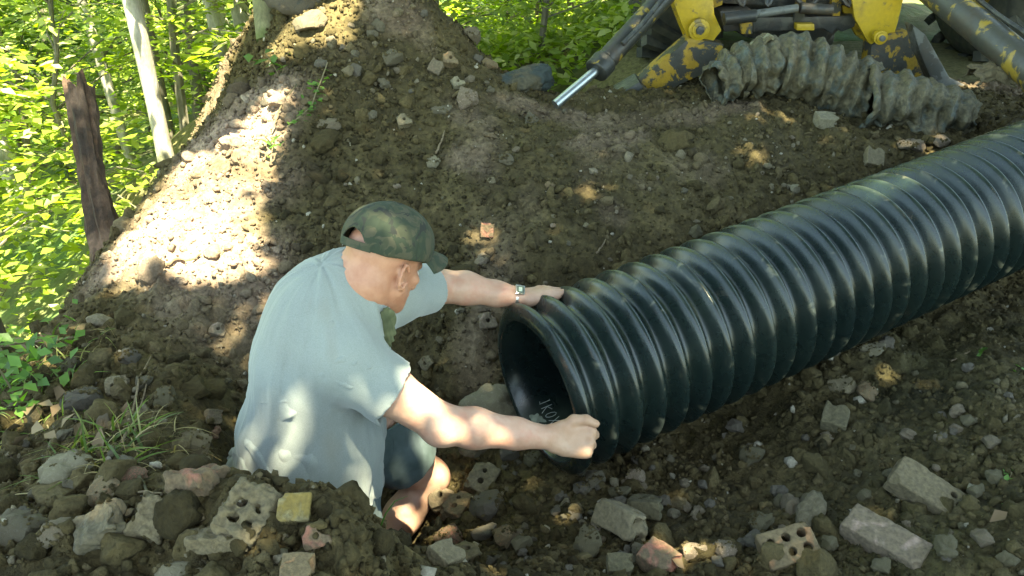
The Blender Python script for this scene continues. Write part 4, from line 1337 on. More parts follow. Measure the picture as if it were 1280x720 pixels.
ITEM_OBJS = []
ITEMS = [
    # name, kind, material, px, py, size, rz, tilt, tilt2, sink, label
    ('boulder', 'r0', 'pale', 88, 606, 0.074, 10, 5, 0, 0.0, "large pale lumpy stone resting on other stones at the left edge below the grass tuft"),
    ('stone', 's1', 'orange', 135, 622, 0.050, 40, 30, 0, 0.1, "rusty orange-brown stone leaning against the large pale boulder"),
    ('stone', 's2', 'grey', 28, 668, 0.075, -30, 15, 20, 0.35, "long grey slab of stone sloping at the lower left corner"),
    ('stone', 's3', 'brown', 72, 672, 0.042, 20, 30, 0, 0.2, "small brown stone wedged beside the long grey slab"),
    ('brick', 'mhalf', 'grey', 130, 664, 0.85, 25, 18, -10, 0.2, "grey broken block under the large pale boulder"),
    ('brick', 'mhalf', 'mudbrick', 196, 652, 0.8, 70, 30, 20, 0.2, "mud-covered brick half left of the perforated brick, beside the long grass stem"),
    ('brick', 'mhalf', 'red', 250, 606, 0.95, 75, -20, 5, 0.3, "reddish-brown brick lying flat just left of the man's shirt hem"),
    ('brick', 'chunk1', 'orange', 240, 645, 0.75, 15, 40, 20, 0.2, "little orange brick fragment below the reddish-brown brick"),
    ('brick', 'mfull', 'mudbrick', 275, 676, 0.60, 5, -25, 0, 0.35, "long mud-coated brick lying level in the foreground"),
    ('brick', 'mhalf6', 'mudbrick', 312, 640, 0.90, 70, 15, 20, 0.40, "muddy perforated tan brick with gaping holes below the man's back"),
    ('floor_tile', 'tile', 'yellow', 368, 645, 0.72, 5, 25, 0, -0.1, "flat square yellow-ochre tile lying on the ledge in front of the man"),
    ('brick', 'chunk1', 'red', 393, 676, 0.75, 30, 30, 0, 0.15, "dull red brick fragment just under the yellow tile"),
    ('brick', 'half', 'orange', 372, 716, 0.6, 5, 10, 0, 0.2, "orange brick end poking out at the bottom edge below the yellow tile"),
    ('stone', 's4', 'pale', 225, 714, 0.060, 10, 0, 10, 0.6, "thin pale slab of stone at the bottom edge left of the orange brick end"),
    ('brick', 'bat2', 'tan', 150, 487, 0.62, 10, 55, 0, 0.1, "small brick end with two round holes on the left bank"),
    ('stone', 's5', 'grey', 180, 482, 0.034, 50, 20, 0, 0.1, "flat grey slate right of the small two-holed brick"),
    ('stone', 's0', 'olive', 206, 500, 0.042, 80, 40, 0, 0.2, "upright greenish stone on the left bank above the square-cut brick"),
    ('brick', 'half', 'brown', 262, 525, 0.50, 30, 30, 20, 0.0, "square-cut brown brick end beside the man's shirt"),
    ('stone', 's6', 'dark', 105, 512, 0.085, 10, 20, 0, 0.35, "broad dark grey block half buried behind the grass tuft"),
    ('stone', 's7', 'grey', 90, 462, 0.040, 40, 30, 0, 0.1, "thin grey tile fragment in the weeds on the left bank"),
    ('stone', 's3', 'dark', 160, 450, 0.05, 0, 0, 0, 0.3, "dark stone above the small two-holed brick"),
    ('stone', 's2', 'mudbrick', 238, 560, 0.065, 0, 40, 0, 0.3, "mud-caked lump between the square-cut brick and the reddish-brown brick"),
    ('brick', 'chunk1', 'pink', 272, 416, 0.65, 0, 20, 0, 0.3, "pinkish brick fragment high on the left bank behind the man"),
    # fresh slope
    ('stone', 'r1', 'pale', 617, 508, 0.085, 20, 10, 0, 0.25, "large pale stone behind the man's near forearm beside the pipe mouth"),
    ('brick', 'half', 'red', 611, 292, 0.48, 80, 50, 0, 0.0, "reddish brick standing on end on the slope to the right of the cap"),
    ('stone', 's4', 'pink', 603, 328, 0.034, 80, 0, 0, 0.2, "pink stone just below the standing reddish brick"),
    ('brick', 'chunk1', 'pink', 608, 404, 0.75, 15, 25, 0, 0.15, "pitted pinkish brick fragment left of the pipe mouth"),
    ('stone', 's1', 'pale', 541, 206, 0.036, 40, 20, 0, 0.1, "knobbly whitish stone high on the slope above the cap"),
    ('stone', 'r2', 'grey', 632, 203, 0.028, 0, 0, 0, 0.1, "smooth oval grey pebble in the middle of the slope"),
    ('stone', 's3', 'orange', 687, 235, 0.024, 0, 0, 0, 0.1, "small ochre stone in the middle of the slope"),
    ('stone', 's2', 'tan', 615, 228, 0.022, 20, 0, 0, 0.1, "small tan stone under the oval grey pebble"),
    ('brick', 'chunk1', 'tan', 535, 453, 0.55, 40, 40, 0, 0.1, "small square tan brick bit on the slope above the man's forearm"),
    ('stone', 's5', 'grey', 663, 153, 0.036, 20, 40, 0, 0.1, "angular grey stone near the top of the slope"),
    ('brick', 'chunk1', 'tan', 505, 156, 0.75, 20, 30, 0, 0.1, "pale brick fragment near the top of the slope left of centre"),
    ('stone', 's0', 'brown', 413, 160, 0.050, 0, 0, 0, 0.15, "round brown stone under the hanging leaves of the heap"),
    ('brick', 'half', 'brown', 544, 88, 0.62, 70, 40, 0, 0.1, "brown broken brick tilted on the upper right of the heap"),
    ('brick', 'chunk1', 'orange', 561, 80, 0.9, 10, 30, 0, 0.1, "rusty brick lump beside the brown broken brick on the heap"),
    ('brick', 'chunk1', 'pale', 571, 108, 0.7, 30, 30, 0, 0.1, "banded pale brick fragment below the rusty brick lump"),
    ('stone', 's6', 'grey', 492, 82, 0.060, 30, 30, 0, 0.1, "bluish grey stone on the heap"),
    ('stone', 's7', 'pink', 583, 128, 0.060, 0, 30, 0, 0.2, "flat pinkish stone set in the upper slope"),
    ('stone', 's4', 'grey', 552, 140, 0.05, 20, 10, 0, 0.3, "flat grey stone beside the pinkish one in the upper slope"),
    ('stone', 's1', 'orange', 610, 85, 0.05, 0, 0, 0, 0.1, "rust-coloured stone on the right shoulder of the heap"),
    ('stone', 's2', 'orange', 617, 57, 0.036, 0, 0, 0, 0.0, "small orange stone on the skyline of the heap"),
    ('stone', 's3', 'brown', 585, 48, 0.06, 30, 0, 0, 0.1, "brown stone on the skyline of the heap left of the orange one"),
    ('stone', 's5', 'olive', 868, 293, 0.030, 0, 60, 0, 0.0, "pointed yellowish stone sticking up behind the pipe"),
    ('stone', 's7', 'tan', 850, 196, 0.028, 70, 50, 20, 0.2, "long narrow stone standing in the soil below the digger"),
    ('brick', 'half', 'pale', 1032, 154, 0.85, 0, 0, 0, 0.1, "pale brick lying flat in front of the crumpled metal pipe"),
    ('brick', 'half', 'tan', 1091, 200, 0.75, 80, 30, 0, 0.1, "tan brick on edge between the crumpled metal pipe and the black pipe"),
    ('stone', 's0', 'pink', 1140, 186, 0.060, 0, 0, 0, 0.1, "pink stone against the black pipe, left of its neighbour"),
    ('stone', 's4', 'pink', 1172, 180, 0.055, 50, 0, 0, 0.1, "pink stone against the black pipe, nearest the top right corner"),
    ('stone', 's2', 'pale', 993, 238, 0.032, 0, 0, 0, 0.2, "pale flat stone on the bank behind the middle of the pipe"),
    ('stone', 's6', 'pink', 868, 700, 0.04, 0, 0, 0, 0.2, "sunlit pink stone at the bottom edge right of the holed bricks"),
    ('stone', 's1', 'pink', 905, 692, 0.036, 60, 0, 0, 0.2, "pale pink stone at the bottom edge near the six-holed brick"),
    ('stone', 's3', 'pale', 720, 100, 0.07, 20, 0, 0, 0.2, "pale slab behind the chrome ram of the digger"),
    ('stone', 's5', 'brown', 703, 97, 0.075, 20, 0, 0, 0.1, "dark brown clod of roots by the foot of the chrome ram"),
    # trench
    ('stone', 's0', 'grey', 596, 560, 0.05, 0, 20, 0, 0.1, "flat grey stone under the man's near forearm"),
    ('brick', 'bat2', 'tan', 607, 606, 0.80, 55, 35, 20, 0.0, "tan brick half with a pale broken face right of the man's knee"),
    ('stone', 's1', 'dark', 612, 640, 0.062, 10, 10, 0, 0.1, "big dark stone in the trench beyond the man's knee"),
    ('brick', 'bat2', 'orange', 577, 642, 0.72, 60, 20, 10, 0.0, "orange brick half with dark holes beside the man's knee"),
    ('brick', 'chunk1', 'brown', 560, 628, 1.0, 10, 20, 10, 0.0, "dark brown holed brick lump touching the man's shin"),
    ('stone', 's2', 'red', 565, 680, 0.055, 20, 5, 0, 0.1, "reddish-brown stone below the orange brick half"),
    ('stone', 's4', 'dark', 607, 672, 0.040, 20, 5, 0, 0.1, "dark stone just right of the reddish-brown one"),
    ('brick', 'bat2', 'tan', 585, 706, 0.75, 20, 15, 0, 0.1, "tan brick half with one hole at the bottom edge"),
    ('brick', 'half', 'tan', 553, 706, 0.62, 50, 15, 0, 0.1, "yellowish brick end at the bottom edge left of the one-holed brick"),
    ('stone', 's7', 'orange', 633, 678, 0.036, 20, 30, 0, 0.1, "small orange-brown stone in the middle of the trench floor"),
    ('stone', 's6', 'olive', 656, 690, 0.034, 20, 30, 0, 0.1, "small greenish stone in the middle of the trench floor"),
    ('brick', 'bat2', 'tan', 779, 668, 1.0, -48, -20, 20, -0.1, "mud-splashed tan brick with two holes and an orange end face in the trench"),
    ('brick', 'bat2', 'olive', 808, 645, 0.72, -20, -15, 0, -0.1, "greenish brick half with small holes just behind the mud-splashed brick"),
    ('stone', 's3', 'olive', 736, 690, 0.045, 70, 50, 0, 0.0, "upright mossy stone left of the mud-splashed brick"),
    ('stone', 's5', 'pink', 749, 664, 0.027, 40, 20, 0, 0.0, "small pink stone touching the mud-splashed brick"),
    ('brick', 'half', 'red', 822, 712, 0.75, -40, 20, 0, 0.0, "dull red brick at the bottom edge right of the mud-splashed brick"),
    ('brick', 'half', 'olive', 775, 716, 0.55, 0, 20, 0, 0.1, "mossy brick end at the bottom edge under the mud-splashed brick"),
    ('brick', 'half6', 'orange', 984, 702, 0.85, 15, 35, -5, -0.2, "brick with six round holes facing up at the bottom edge of the photo"),
    ('brick', 'full3', 'mudbrick', 1160, 626, 0.90, -42, 25, 10, -0.05, "long muddy brick with three round holes at its lower end"),
    ('brick', 'full', 'pink', 1106, 682, 0.90, -46, 12, 0, 0.1, "long pinkish brick lying diagonally at the lower right"),
    ('stone', 's0', 'tan', 1055, 488, 0.045, 0, 20, 0, 0.0, "tan block below the pipe, left one of a pair"),
    ('stone', 's2', 'orange', 1085, 494, 0.045, 40, 20, 0, 0.0, "ochre block below the pipe, right one of a pair"),
    ('brick', 'half', 'olive', 1045, 528, 0.75, 60, 20, 0, 0.0, "olive brick half below the pair of blocks under the pipe"),
    ('stone', 's4', 'pale', 1090, 440, 0.05, 10, 0, 0, 0.1, "flat pale green stone in the shade right under the pipe"),
    ('stone', 's5', 'olive', 940, 574, 0.045, 30, 20, 0, 0.2, "rounded olive stone in the middle of the trench side"),
    ('stone', 's6', 'olive', 955, 664, 0.045, 30, 20, 0, 0.2, "rounded olive stone just above the six-holed brick"),
    ('stone', 's7', 'grey', 745, 606, 0.036, 0, 10, 0, 0.0, "grey cobble in front of the pipe mouth, nearest the pipe"),
    ('stone', 's1', 'dark', 727, 616, 0.030, 30, 0, 0, 0.0, "dark cobble in front of the pipe mouth"),
    ('stone', 's3', 'pink', 795, 603, 0.034, 10, 10, 0, 0.0, "pinkish grey block on the gravel under the pipe"),
    ('stone', 's2', 'pale', 769, 607, 0.020, 70, 40, 0, 0.0, "small upright pale chip beside the pinkish grey block"),
    ('stone', 's4', 'olive', 775, 622, 0.034, 0, 0, 0, 0.0, "flat yellowish green stone in front of the small pale chip"),
    ('stone', 's0', 'dark', 775, 640, 0.034, 0, 20, 0, 0.0, "dark stone just above the mud-splashed brick"),
    ('stone', 's5', 'olive', 1055, 415, 0.05, 0, 0, 0, 0.2, "dim olive stone close under the pipe"),
    ('stone', 's6', 'dark', 640, 575, 0.040, 0, 10, 0, 0.1, "dark stone beneath the man's near wrist"),
    ('stone', 's1', 'olive', 668, 578, 0.036, 0, 10, 0, 0.1, "brownish green stone beneath the lip of the pipe"),
]
for it in ITEMS:
    nm, kd, mk, px_, py_, sz, rz, t1, t2, sk, lb = it
    o_ = place(nm, kd, mk, px_, py_, sz * (0.80 if px_ < 460 and py_ > 440 else 1), rz, t1, lb, 'brick' if nm == 'brick' else ('tile' if nm == 'floor_tile' else 'stone'), sink=sk + (0.10 if px_ < 460 else (0.06 if px_ < 1000 else 0.22)), tilt2=t2)
    if o_: ITEM_OBJS.append(o_)
# soil that has crumbled onto the bricks and stones
bpy.context.view_layer.update()
cps = []
rc = np.random.default_rng(77)
for o_ in ITEM_OBJS:
    me = o_.data; nv = len(me.vertices); co = np.empty(nv * 3, np.float32); no = np.empty(nv * 3, np.float32)
    me.vertices.foreach_get("co", co); me.vertices.foreach_get("normal", no)
    M_ = np.array(o_.matrix_world); W_ = co.reshape(-1, 3) @ M_[:3, :3].T + M_[:3, 3]; N_ = no.reshape(-1, 3) @ M_[:3, :3].T
    N_ /= np.linalg.norm(N_, axis=1)[:, None] + 1e-9
    cl_ = fbm(W_[:, 0] * 28, W_[:, 1] * 28, 66, 2)
    c_ = np.where((N_[:, 2] > 0.45) & (cl_ > (-0.10 if o_.location.x < -0.2 else 0.08)))[0]
    if len(c_) == 0: continue
    ar = (o_.dimensions.x * o_.dimensions.y); k_ = min(len(c_), int(ar * 9000) + 4)
    cps.append(W_[rc.choice(c_, k_, replace=False)])
tag(scatter_crumbs("soil_on_bricks", 0, 0.0025, 0.0075, 1.6, pr_small, 15, m_dug, 0.4, pos=np.concatenate(cps)), "crumbs of soil lying on top of the bricks and stones", "soil", kind="stuff")

# small stones too alike to tell apart
rr = random.Random(21)
groups = [
    ("gravel_stone", ['dark', 'grey', 'brown', 'dark'], (600, 900), (575, 715), 70, (0.011, 0.022), "small dark stone in the loose gravel of the trench floor", "stones on the trench floor"),
    ("slope_stone", ['grey', 'tan', 'brown', 'pink'], (430, 1000), (130, 430), 60, (0.007, 0.017), "little stone embedded in the bare soil of the slope", "little stones in the slope"),
    ("bank_stone", ['grey', 'brown', 'mudbrick', 'red', 'dark'], (20, 330), (430, 700), 45, (0.010, 0.026), "rough lump of stone in the rubble of the left bank", "rubble of the left bank"),
    ("heap_stone", ['dark', 'brown', 'grey', 'mudbrick'], (330, 640), (5, 150), 45, (0.015, 0.036), "dark lump of stone among the clods of the heap", "stones of the heap"),
    ("side_stone", ['olive', 'brown', 'dark'], (900, 1275), (400, 715), 50, (0.012, 0.032), "olive-brown stone in the shaded trench side below the pipe", "stones of the shaded trench side"),
]
for nm, mks, (xa, xb), (ya, yb), cnt, (sa, sb), lb, gp in groups:
    c_ = 0
    while c_ < cnt:
        px_, py_ = rr.uniform(xa, xb), rr.uniform(ya, yb)
        g, n = G(px_, py_)
        if g is None or dug(np.array([g.x]), np.array([g.y]))[0] < 0.8: cnt -= 1; continue
        place(nm, rr.choice(list(ST)), rr.choice(mks), px_, py_, sa + (sb - sa) * rr.random() ** 2, rr.uniform(0, 360), rr.uniform(-20, 40), lb, 'stone', sink=0.15, group=gp)
        c_ += 1
# ------------------------------------------------------------------ leaves
def leaf_cards(C_, size, r, flat=0.35, aspect=0.55, fold=0.18):
    """folded diamond leaves at centres C_ (n,3): 4 verts, 2 triangles each"""
    n = len(C_)
    az = r.uniform(0, 2 * np.pi, n)
    nrm = np.stack([r.normal(0, flat, n), r.normal(0, flat, n), np.ones(n)], -1); nrm /= np.linalg.norm(nrm, axis=1)[:, None]
    d = np.stack([np.cos(az), np.sin(az), r.normal(-0.15, 0.25, n)], -1)
    d -= nrm * (d * nrm).sum(1)[:, None]; d /= np.linalg.norm(d, axis=1)[:, None]
    s = np.cross(nrm, d); L = (size * r.uniform(0.65, 1.25, n))[:, None]; W = L * aspect
    a = C_ - d * L * 0.5; b = C_ + d * L * 0.5
    c = C_ + s * W * 0.5 + nrm * L * fold * 0.5 - d * L * 0.06; e = C_ - s * W * 0.5 + nrm * L * fold * 0.5 - d * L * 0.06
    V = np.stack([a, c, b, e], 1).reshape(-1, 3)
    i = np.arange(n)[:, None] * 4
    F = np.concatenate([i + np.array([[0, 2, 1]]), i + np.array([[0, 3, 2]])], 1).reshape(-1, 3)
    return V, F


LEAF_SUN = leaf_material("leaf_yellow_green", (0.13, 0.20, 0.025), (0.26, 0.33, 0.05), 0.5, c3=(0.48, 0.50, 0.24))
LEAF_MID = leaf_material("leaf_mid_green", (0.05, 0.11, 0.010), (0.11, 0.20, 0.02), 0.45)
LEAF_CAN = leaf_material("leaf_canopy", (0.035, 0.070, 0.010), (0.08, 0.13, 0.015), 0.42)


def bark(name, c1, c2, c3, sc=9):
    t = NT(name)
    mp = t.n("ShaderNodeMapping"); mp.inputs["Scale"].default_value = (1, 1, 0.3); t.l(t.tc.outputs["Object"], mp.inputs[0])
    n1 = t.noise(sc, 5, 0.6, vec=mp.outputs[0]); n2 = t.noise(sc * 5, 5, 0.65, vec=mp.outputs[0]); n3 = t.noise(4, 4)
    c = t.ramp(n1, [(0.35, c1), (0.6, c2)]); c = t.mix(t.ramp(n3, [(0.5, 0.0), (0.62, 1.0)]), c, c3)
    c = t.mix(1.0, c, t.ramp(n2, [(0.3, 0.65), (0.7, 1.2)]), 'MULTIPLY')
    t.bump(n2, 0.7, 0.01); return t.set(base=c, rough=0.9)
BARK_PALE = bark("pale_bark", (0.30, 0.27, 0.21), (0.42, 0.39, 0.32), (0.16, 0.16, 0.10))
BARK_GREY = bark("grey_bark", (0.10, 0.085, 0.06), (0.17, 0.15, 0.11), (0.07, 0.08, 0.035))
BARK_DARK = bark("dark_rotten_wood", (0.022, 0.012, 0.007), (0.075, 0.040, 0.023), (0.15, 0.09, 0.06), 16)


def spray_points(n_sprays, crown, r, per=42, rad=0.42):
    """horizontal sprays of leaves through a crown volume"""
    pts, tone, centres = [], [], []
    for _ in range(n_sprays):
        c = crown(r); centres.append(c)
        m = int(per * r.uniform(0.5, 1.4)); q = rad * r.uniform(0.5, 1.3)
        a = r.uniform(0, 2 * np.pi, m); d = q * np.sqrt(r.uniform(0, 1, m))
        az = r.uniform(0, 6.28); el = r.uniform(0.45, 1.0)
        x = d * np.cos(a); y = d * np.sin(a) * el
        xx = x * math.cos(az) - y * math.sin(az); yy = x * math.sin(az) + y * math.cos(az)
        zz = r.normal(0, 0.035, m) - 0.25 * d + 0.1 * xx
        pts.append(np.stack([xx, yy, zz], -1) + c); tone.append(np.clip(r.normal(0.5 + 0.25 * r.normal(), 0.22, m), 0, 1))
    return np.concatenate(pts), np.concatenate(tone), centres


def sapling_parts(seed, height, radius, n_sprays, leaf, mat, per=42):
    r = np.random.default_rng(seed)
    def crown(r):
        h = r.uniform(0.12, 1.0) ; k = math.sin(math.pi * min(1, 0.15 + 0.8 * h)) ** 0.7
        a = r.uniform(0, 6.283); q = radius * k * math.sqrt(r.uniform(0.05, 1))
        return np.array([q * math.cos(a), q * math.sin(a), h * height])
    p, tn, cs_ = spray_points(n_sprays, crown, r, per)
    V, F = leaf_cards(p, leaf, r)
    crown_me = (V, F, np.repeat(tn, 4))
    mb = MB()
    bend = [Vector((0.06 * math.sin(k * 1.3 + seed), 0.06 * math.cos(k * 1.7 + seed), height * k / 7 - (0.25 if k == 0 else 0))) for k in range(8)]
    r0 = 0.012 + height * 0.006
    mb.tube(bend, [r0 * (1 - 0.11 * k) for k in range(8)], 7)
    for c in cs_[:int(n_sprays * 0.6)]:
        h = max(0.05, c[2] / height * 7 * 0.8); k = min(6, int(h)); a = bend[k].lerp(bend[k + 1], h - int(h)) if h < 7 else bend[7]
        m = a.lerp(Vector(c), 0.55) + Vector((0, 0, 0.06)); mb.tube([a, m, Vector(c)], [r0 * 0.3, r0 * 0.2, r0 * 0.08], 4, False)
    return crown_me, mb


def make_sapling(seed, height, radius, n_sprays, leaf, lmat, per=42):
    cm, mb = sapling_parts(seed, height, radius, n_sprays, leaf, lmat, per)
    root = empty("sapling", (0, 0, 0))
    mesh_np("crown", cm[0], cm[1], lmat, root, attrs={"tone": cm[2]})
    mb.build("trunk", BARK_GREY, root, smooth=True)
    return root


def copy_tree(o, parent=None):
    c = o.copy(); COL.objects.link(c)
    if parent is not None: c.parent = parent
    for ch in [k for k in bpy.data.objects if k.parent == o]: copy_tree(ch, c)
    return c


protos = [make_sapling(11, 2.6, 0.95, 52, 0.085, LEAF_SUN), make_sapling(12, 1.7, 0.80, 42, 0.075, LEAF_SUN), make_sapling(13, 3.8, 1.3, 80, 0.10, LEAF_SUN),
          make_sapling(14, 1.2, 0.70, 34, 0.070, LEAF_MID), make_sapling(15, 3.0, 1.1, 62, 0.09, LEAF_MID)]
rf = random.Random(5)
spots = []
# valley behind the heap on the left
for _ in range(400):
    x = rf.uniform(-11, 0.6); y = rf.uniform(3.2, 17)
    gz = FH(x, y)
    d = Vector((x, y, gz + 1.0)) - CAM
    F_ = d.y * CS - d.z * SN; u = d.x / F_
    if not (-0.85 < u < 0.12): continue
    ridge_x = -1.6 - 0.0 * y if y < 3.5 else -1.6 + (y - 3.5) * 0.35
    if x > ridge_x - 0.75 and y < 5.2: continue
    if y < 5.6 and x > -1.4: continue
    if math.hypot(x, y) < 3.6: continue
    if any(math.hypot(x - a, y - b) < (0.50 + 0.035 * b) for a, b, *_ in spots): continue
    spots.append((x, y, gz, 0))
# undergrowth behind the slope and the digger
for _ in range(260):
    x = rf.uniform(-0.4, 12) if rf.random() < .75 else rf.uniform(-.4, 1.3); y = rf.uniform(5.6, 16)
    if y < 8.2 and x > 1.15: continue
    gz = FH(x, y)
    if any(math.hypot(x - a, y - b) < 0.85 for a, b, *_ in spots): continue
    spots.append((x, y, gz, 1))
for x, y in [(3.9, 3.9), (4.6, 4.4), (4.9, 3.4), (4.2, 5.0)]: spots.append((x, y, FH(x, y), 2))
used = [False] * 5
for i, (x, y, gz, kind) in enumerate(spots):
    dist = math.hypot(x, y)
    k = rf.choice([0, 1, 2, 0, 1, 4] if kind == 0 else [3, 1, 3, 4, 1])
    if dist < 5 and kind == 0: k = rf.choice([1, 3, 1])
    if kind == 2: k = 3
    o = protos[k] if not used[k] else copy_tree(protos[k])
    used[k] = True
    s = rf.uniform(0.75, 1.2) * (0.62 if kind == 2 else 1)
    o.location = (x, y, gz - 0.05); o.scale = (s, s, s * rf.uniform(0.85, 1.15)); o.rotation_euler = (0, 0, rf.uniform(0, 6.28))
    if kind == 0: tag(o, "leafy yellow-green sapling among the woodland behind the heap", "sapling", "saplings in the valley behind the heap")
    elif kind == 1: tag(o, "bright green bush in the undergrowth behind the slope and the digger", "bush", "undergrowth behind the slope"); o.name = "bush"
    else: tag(o, "low green weed bush between the crumpled metal pipe and the right edge", "bush", "green weeds by the metal pipe"); o.name = "bush"
for k in range(5):
    if not used[k]:
        for ch in [c for c in bpy.data.objects if c.parent == protos[k]]: bpy.data.objects.remove(ch)
        bpy.data.objects.remove(protos[k])

# ground cover of the forest floor
r = np.random.default_rng(99)
N = 26000
x = r.uniform(-9, 9, N); y = 3 + 12 * r.uniform(0, 1, N) ** 0.8
kp = ((x < -2.4 - 0.0 * y) | (y > 5.6)) & ~((x > 0.4) & (x < 6) & (y < 8.0)); kp |= (x > 3.75) & (y < 5.5) & (r.uniform(0, 1, N) < .6)
kp &= fbm(x * .7, y * .7, 808, 2) > -0.25
x2 = r.uniform(-0.4, 1.45, 7000); y2 = r.uniform(4.9, 9, 7000); x = np.concatenate([x[kp], x2]); y = np.concatenate([y[kp], y2]); kp = (y > 5.0 + 0.5 * np.abs(x - .6)) | (y > 6) | (x < -2)
x, y = x[kp], y[kp]
z = base_h(x, y) + 0.1 * fbm(x * 0.8, y * 0.8, 3, 4) + r.uniform(0.02, 0.22, len(x))
V, F = leaf_cards(np.stack([x, y, z], -1), 0.085, r, 0.5)
tag(mesh_np("ground_cover", V, F, LEAF_SUN, attrs={"tone": np.repeat(r.uniform(0, 1, len(x)), 4)}), "low green leaves covering the forest floor", "ground cover", kind="stuff")

# ------------------------------------------------------------------ trees with trunks in view, unseen ones added; their crowns shade the dig
def trunk_mesh(base, top, r0, r1, wob, seed, seg=14, n=26):
    r = random.Random(seed); ph = r.uniform(0, 6)
    pts, rad = [], []
    for k in range(n):
        f = k / (n - 1); p = base.lerp(top, f)
        p = p + Vector((wob * math.sin(f * 5 + ph) * f, wob * 0.6 * math.cos(f * 4 + ph) * f, 0))
        pts.append(p); rad.append((r0 + (r1 - r0) * f) * (1 + 0.10 * math.sin(f * 31 + ph) * 0.5 + (0.5 * math.exp(-f * 40))))
    return pts, rad


# gaps shaped into the crowns so sun patches fall on these spots
GAPS = []   # (point, radius, clearness)
def gap_px(px, py, rad, clear=1.0, D=None):
    g = P(px, py, D) if D else G(px, py)[0]
    if g is not None: GAPS.append((g, rad, clear))
for a in [(330, 150, .09), (312, 178, .13), (285, 210, .20), (245, 245, .21), (205, 295, .19), (280, 280, .16), (255, 315, .17), (185, 325, .12), (312, 225, .06),
          (215, 240, .10), (295, 325, .08), (170, 300, .08), (325, 300, .03), (240, 205, .07),
          (395, 28, .14), (368, 50, .15), (425, 12, .09), (345, 120, .05), (420, 40, .06),
          (925, 215, .10, .62), (935, 180, .07, .65), (955, 145, .06, .7), (720, 243, .04, .75), (742, 240, .03, .7), (605, 326, .04, .75), (611, 288, .03, .7),
          (905, 690, .03, .6), (870, 700, .03, .6), (1272, 575, .06, .3), (575, 668, .02, .6), (535, 640, .02, .6)]: gap_px(*a)
for a in [(325, 385, .09, .6), (320, 420, .08, .6), (250, 375, .10, .55), (285, 430, .07, .5), (150, 375, .07, .5), (215, 400, .07, .45), (60, 440, .08, .6), (120, 400, .06, .5), (60, 500, .06, .5),
          (520, 700, .10, .5), (600, 712, .06, .5), (300, 600, .05, .5), (340, 640, .05, .4), (60, 700, .08, .4), (140, 540, .06, .5), (1240, 540, .06, .2), (1150, 180, .06, .5)]: gap_px(*a)
for px_, py_, D_, rd_, cl_ in [(335, 580, 2.0, .035, .8), (312, 592, 2.0, .025, .8), (392, 545, 1.93, .012, .6), (400, 575, 1.95, .012, .6), (365, 592, 1.95, .02, .6),
                               (484, 490, 1.82, .012, .6), (500, 470, 1.85, .010, .6), (525, 500, 1.93, .04, .8), (570, 530, 1.97, .035, .6), (610, 535, 2.0, .035, .6),
                               (330, 330, 2.0, .04, .0), (548, 590, 2.53, .03, 1), (505, 648, 2.45, .03, 1), (468, 655, 2.2, .03, .8),
                               (455, 288, 1.93, .018, .9), (1090, 250, 2.72, .035, 1), (1115, 240, 2.75, .03, .9), (1060, 225, 2.8, .025, .6), (700, 395, 2.2, .03, .5), (645, 375, 2.35, .03, .6), (1225, 15, 4.0, .10, .8), (1250, 50, 4.0, .08, .8), (872, 20, 4.2, .12, .7), (1100, 20, 4.2, .08, .5)]:
    if cl_ > 0: gap_px(px_, py_, rd_, cl_, D_)


def sun_keep(p, r):
    """probability that a leaf stays: leaves are dropped where sun patches are meant to land"""
    keep = np.ones(len(p))
    ts = np.array(TO_SUN)
    for g, rad, cl in GAPS:
        s = (p[:, 2] - g.z) / ts[2]
        qx = p[:, 0] - ts[0] * s - g.x; qy = p[:, 1] - ts[1] * s - g.y
        d = np.hypot(qx, qy)
        d = d * (1 + 0.35 * fbm(p[:, 0] * 3.1, p[:, 1] * 3.1, 901, 2))
        keep = np.where(d < rad + 0.04, np.minimum(keep, 1 - cl), keep)
    return r.uniform(0, 1, len(p)) < keep


BASES = {'A': P(207, 192, 4.7), 'B': P(284, 84, 6.4), 'C': P(311, 42, 6.6), 'R': Vector((3.6, -1.2, 0.6)), 'L': Vector((-2.3, -0.6, 0.55))}
CX0, CX1, CY0, CY1 = -2.6, 7.0, -3.4, 5.4  # leaf sheet added overhead, out of view, to shade the dig
r = np.random.default_rng(1234)
area = (CX1 - CX0) * (CY1 - CY0)
LS = 0.14; la_ = LS * LS * 0.62 * 0.5
N = int(area * 7.5 / la_)
cx = r.uniform(CX0, CX1, N); cy = r.uniform(CY0, CY1, N); cz = 6.3 + r.uniform(-0.8, 0.9, N) + 0.5 * fbm(cx * .4, cy * .4, 15, 2)
pts = np.stack([cx, cy, cz], -1)
# uneven edge of the joined crowns; open towards the valley on the left
edge = fbm(cx * 0.7, cy * 0.7, 1010, 3)
# shadow footprint on the dig
s_ = (cz - 1.0) / TO_SUN.z; fx = cx - TO_SUN.x * s_; fy = cy - TO_SUN.y * s_
okm = (fx > -2.15 - 0.25 * (3 - fy) + 0.25 * edge + np.clip(fy - 3, 0, 9) * 0.22) & (fx < 5.6) & (fy < 6.6 + 0.4 * edge) & (fy > -0.6)
pts = pts[okm]; pts = pts[sun_keep(pts, r)]
owner = np.argmin(np.stack([np.hypot(pts[:, 0] + 0.8, pts[:, 1] - 3.4), np.hypot(pts[:, 0] - 4.0, pts[:, 1] + 1.0), np.hypot(pts[:, 0] + 1.0, pts[:, 1] + 1.2), np.hypot(pts[:, 0] - 3.6, pts[:, 1] - 3.6)]), 0)


def crown_of(k, root):
    p = pts[owner == k]
    V, F = leaf_cards(p, LS, r, 0.30, 0.62)
    V = V - np.array(root.location)
    mesh_np("crown", V, F, LEAF_CAN, root, attrs={"tone": np.repeat(r.uniform(0, 1, len(p)), 4)})
    return p


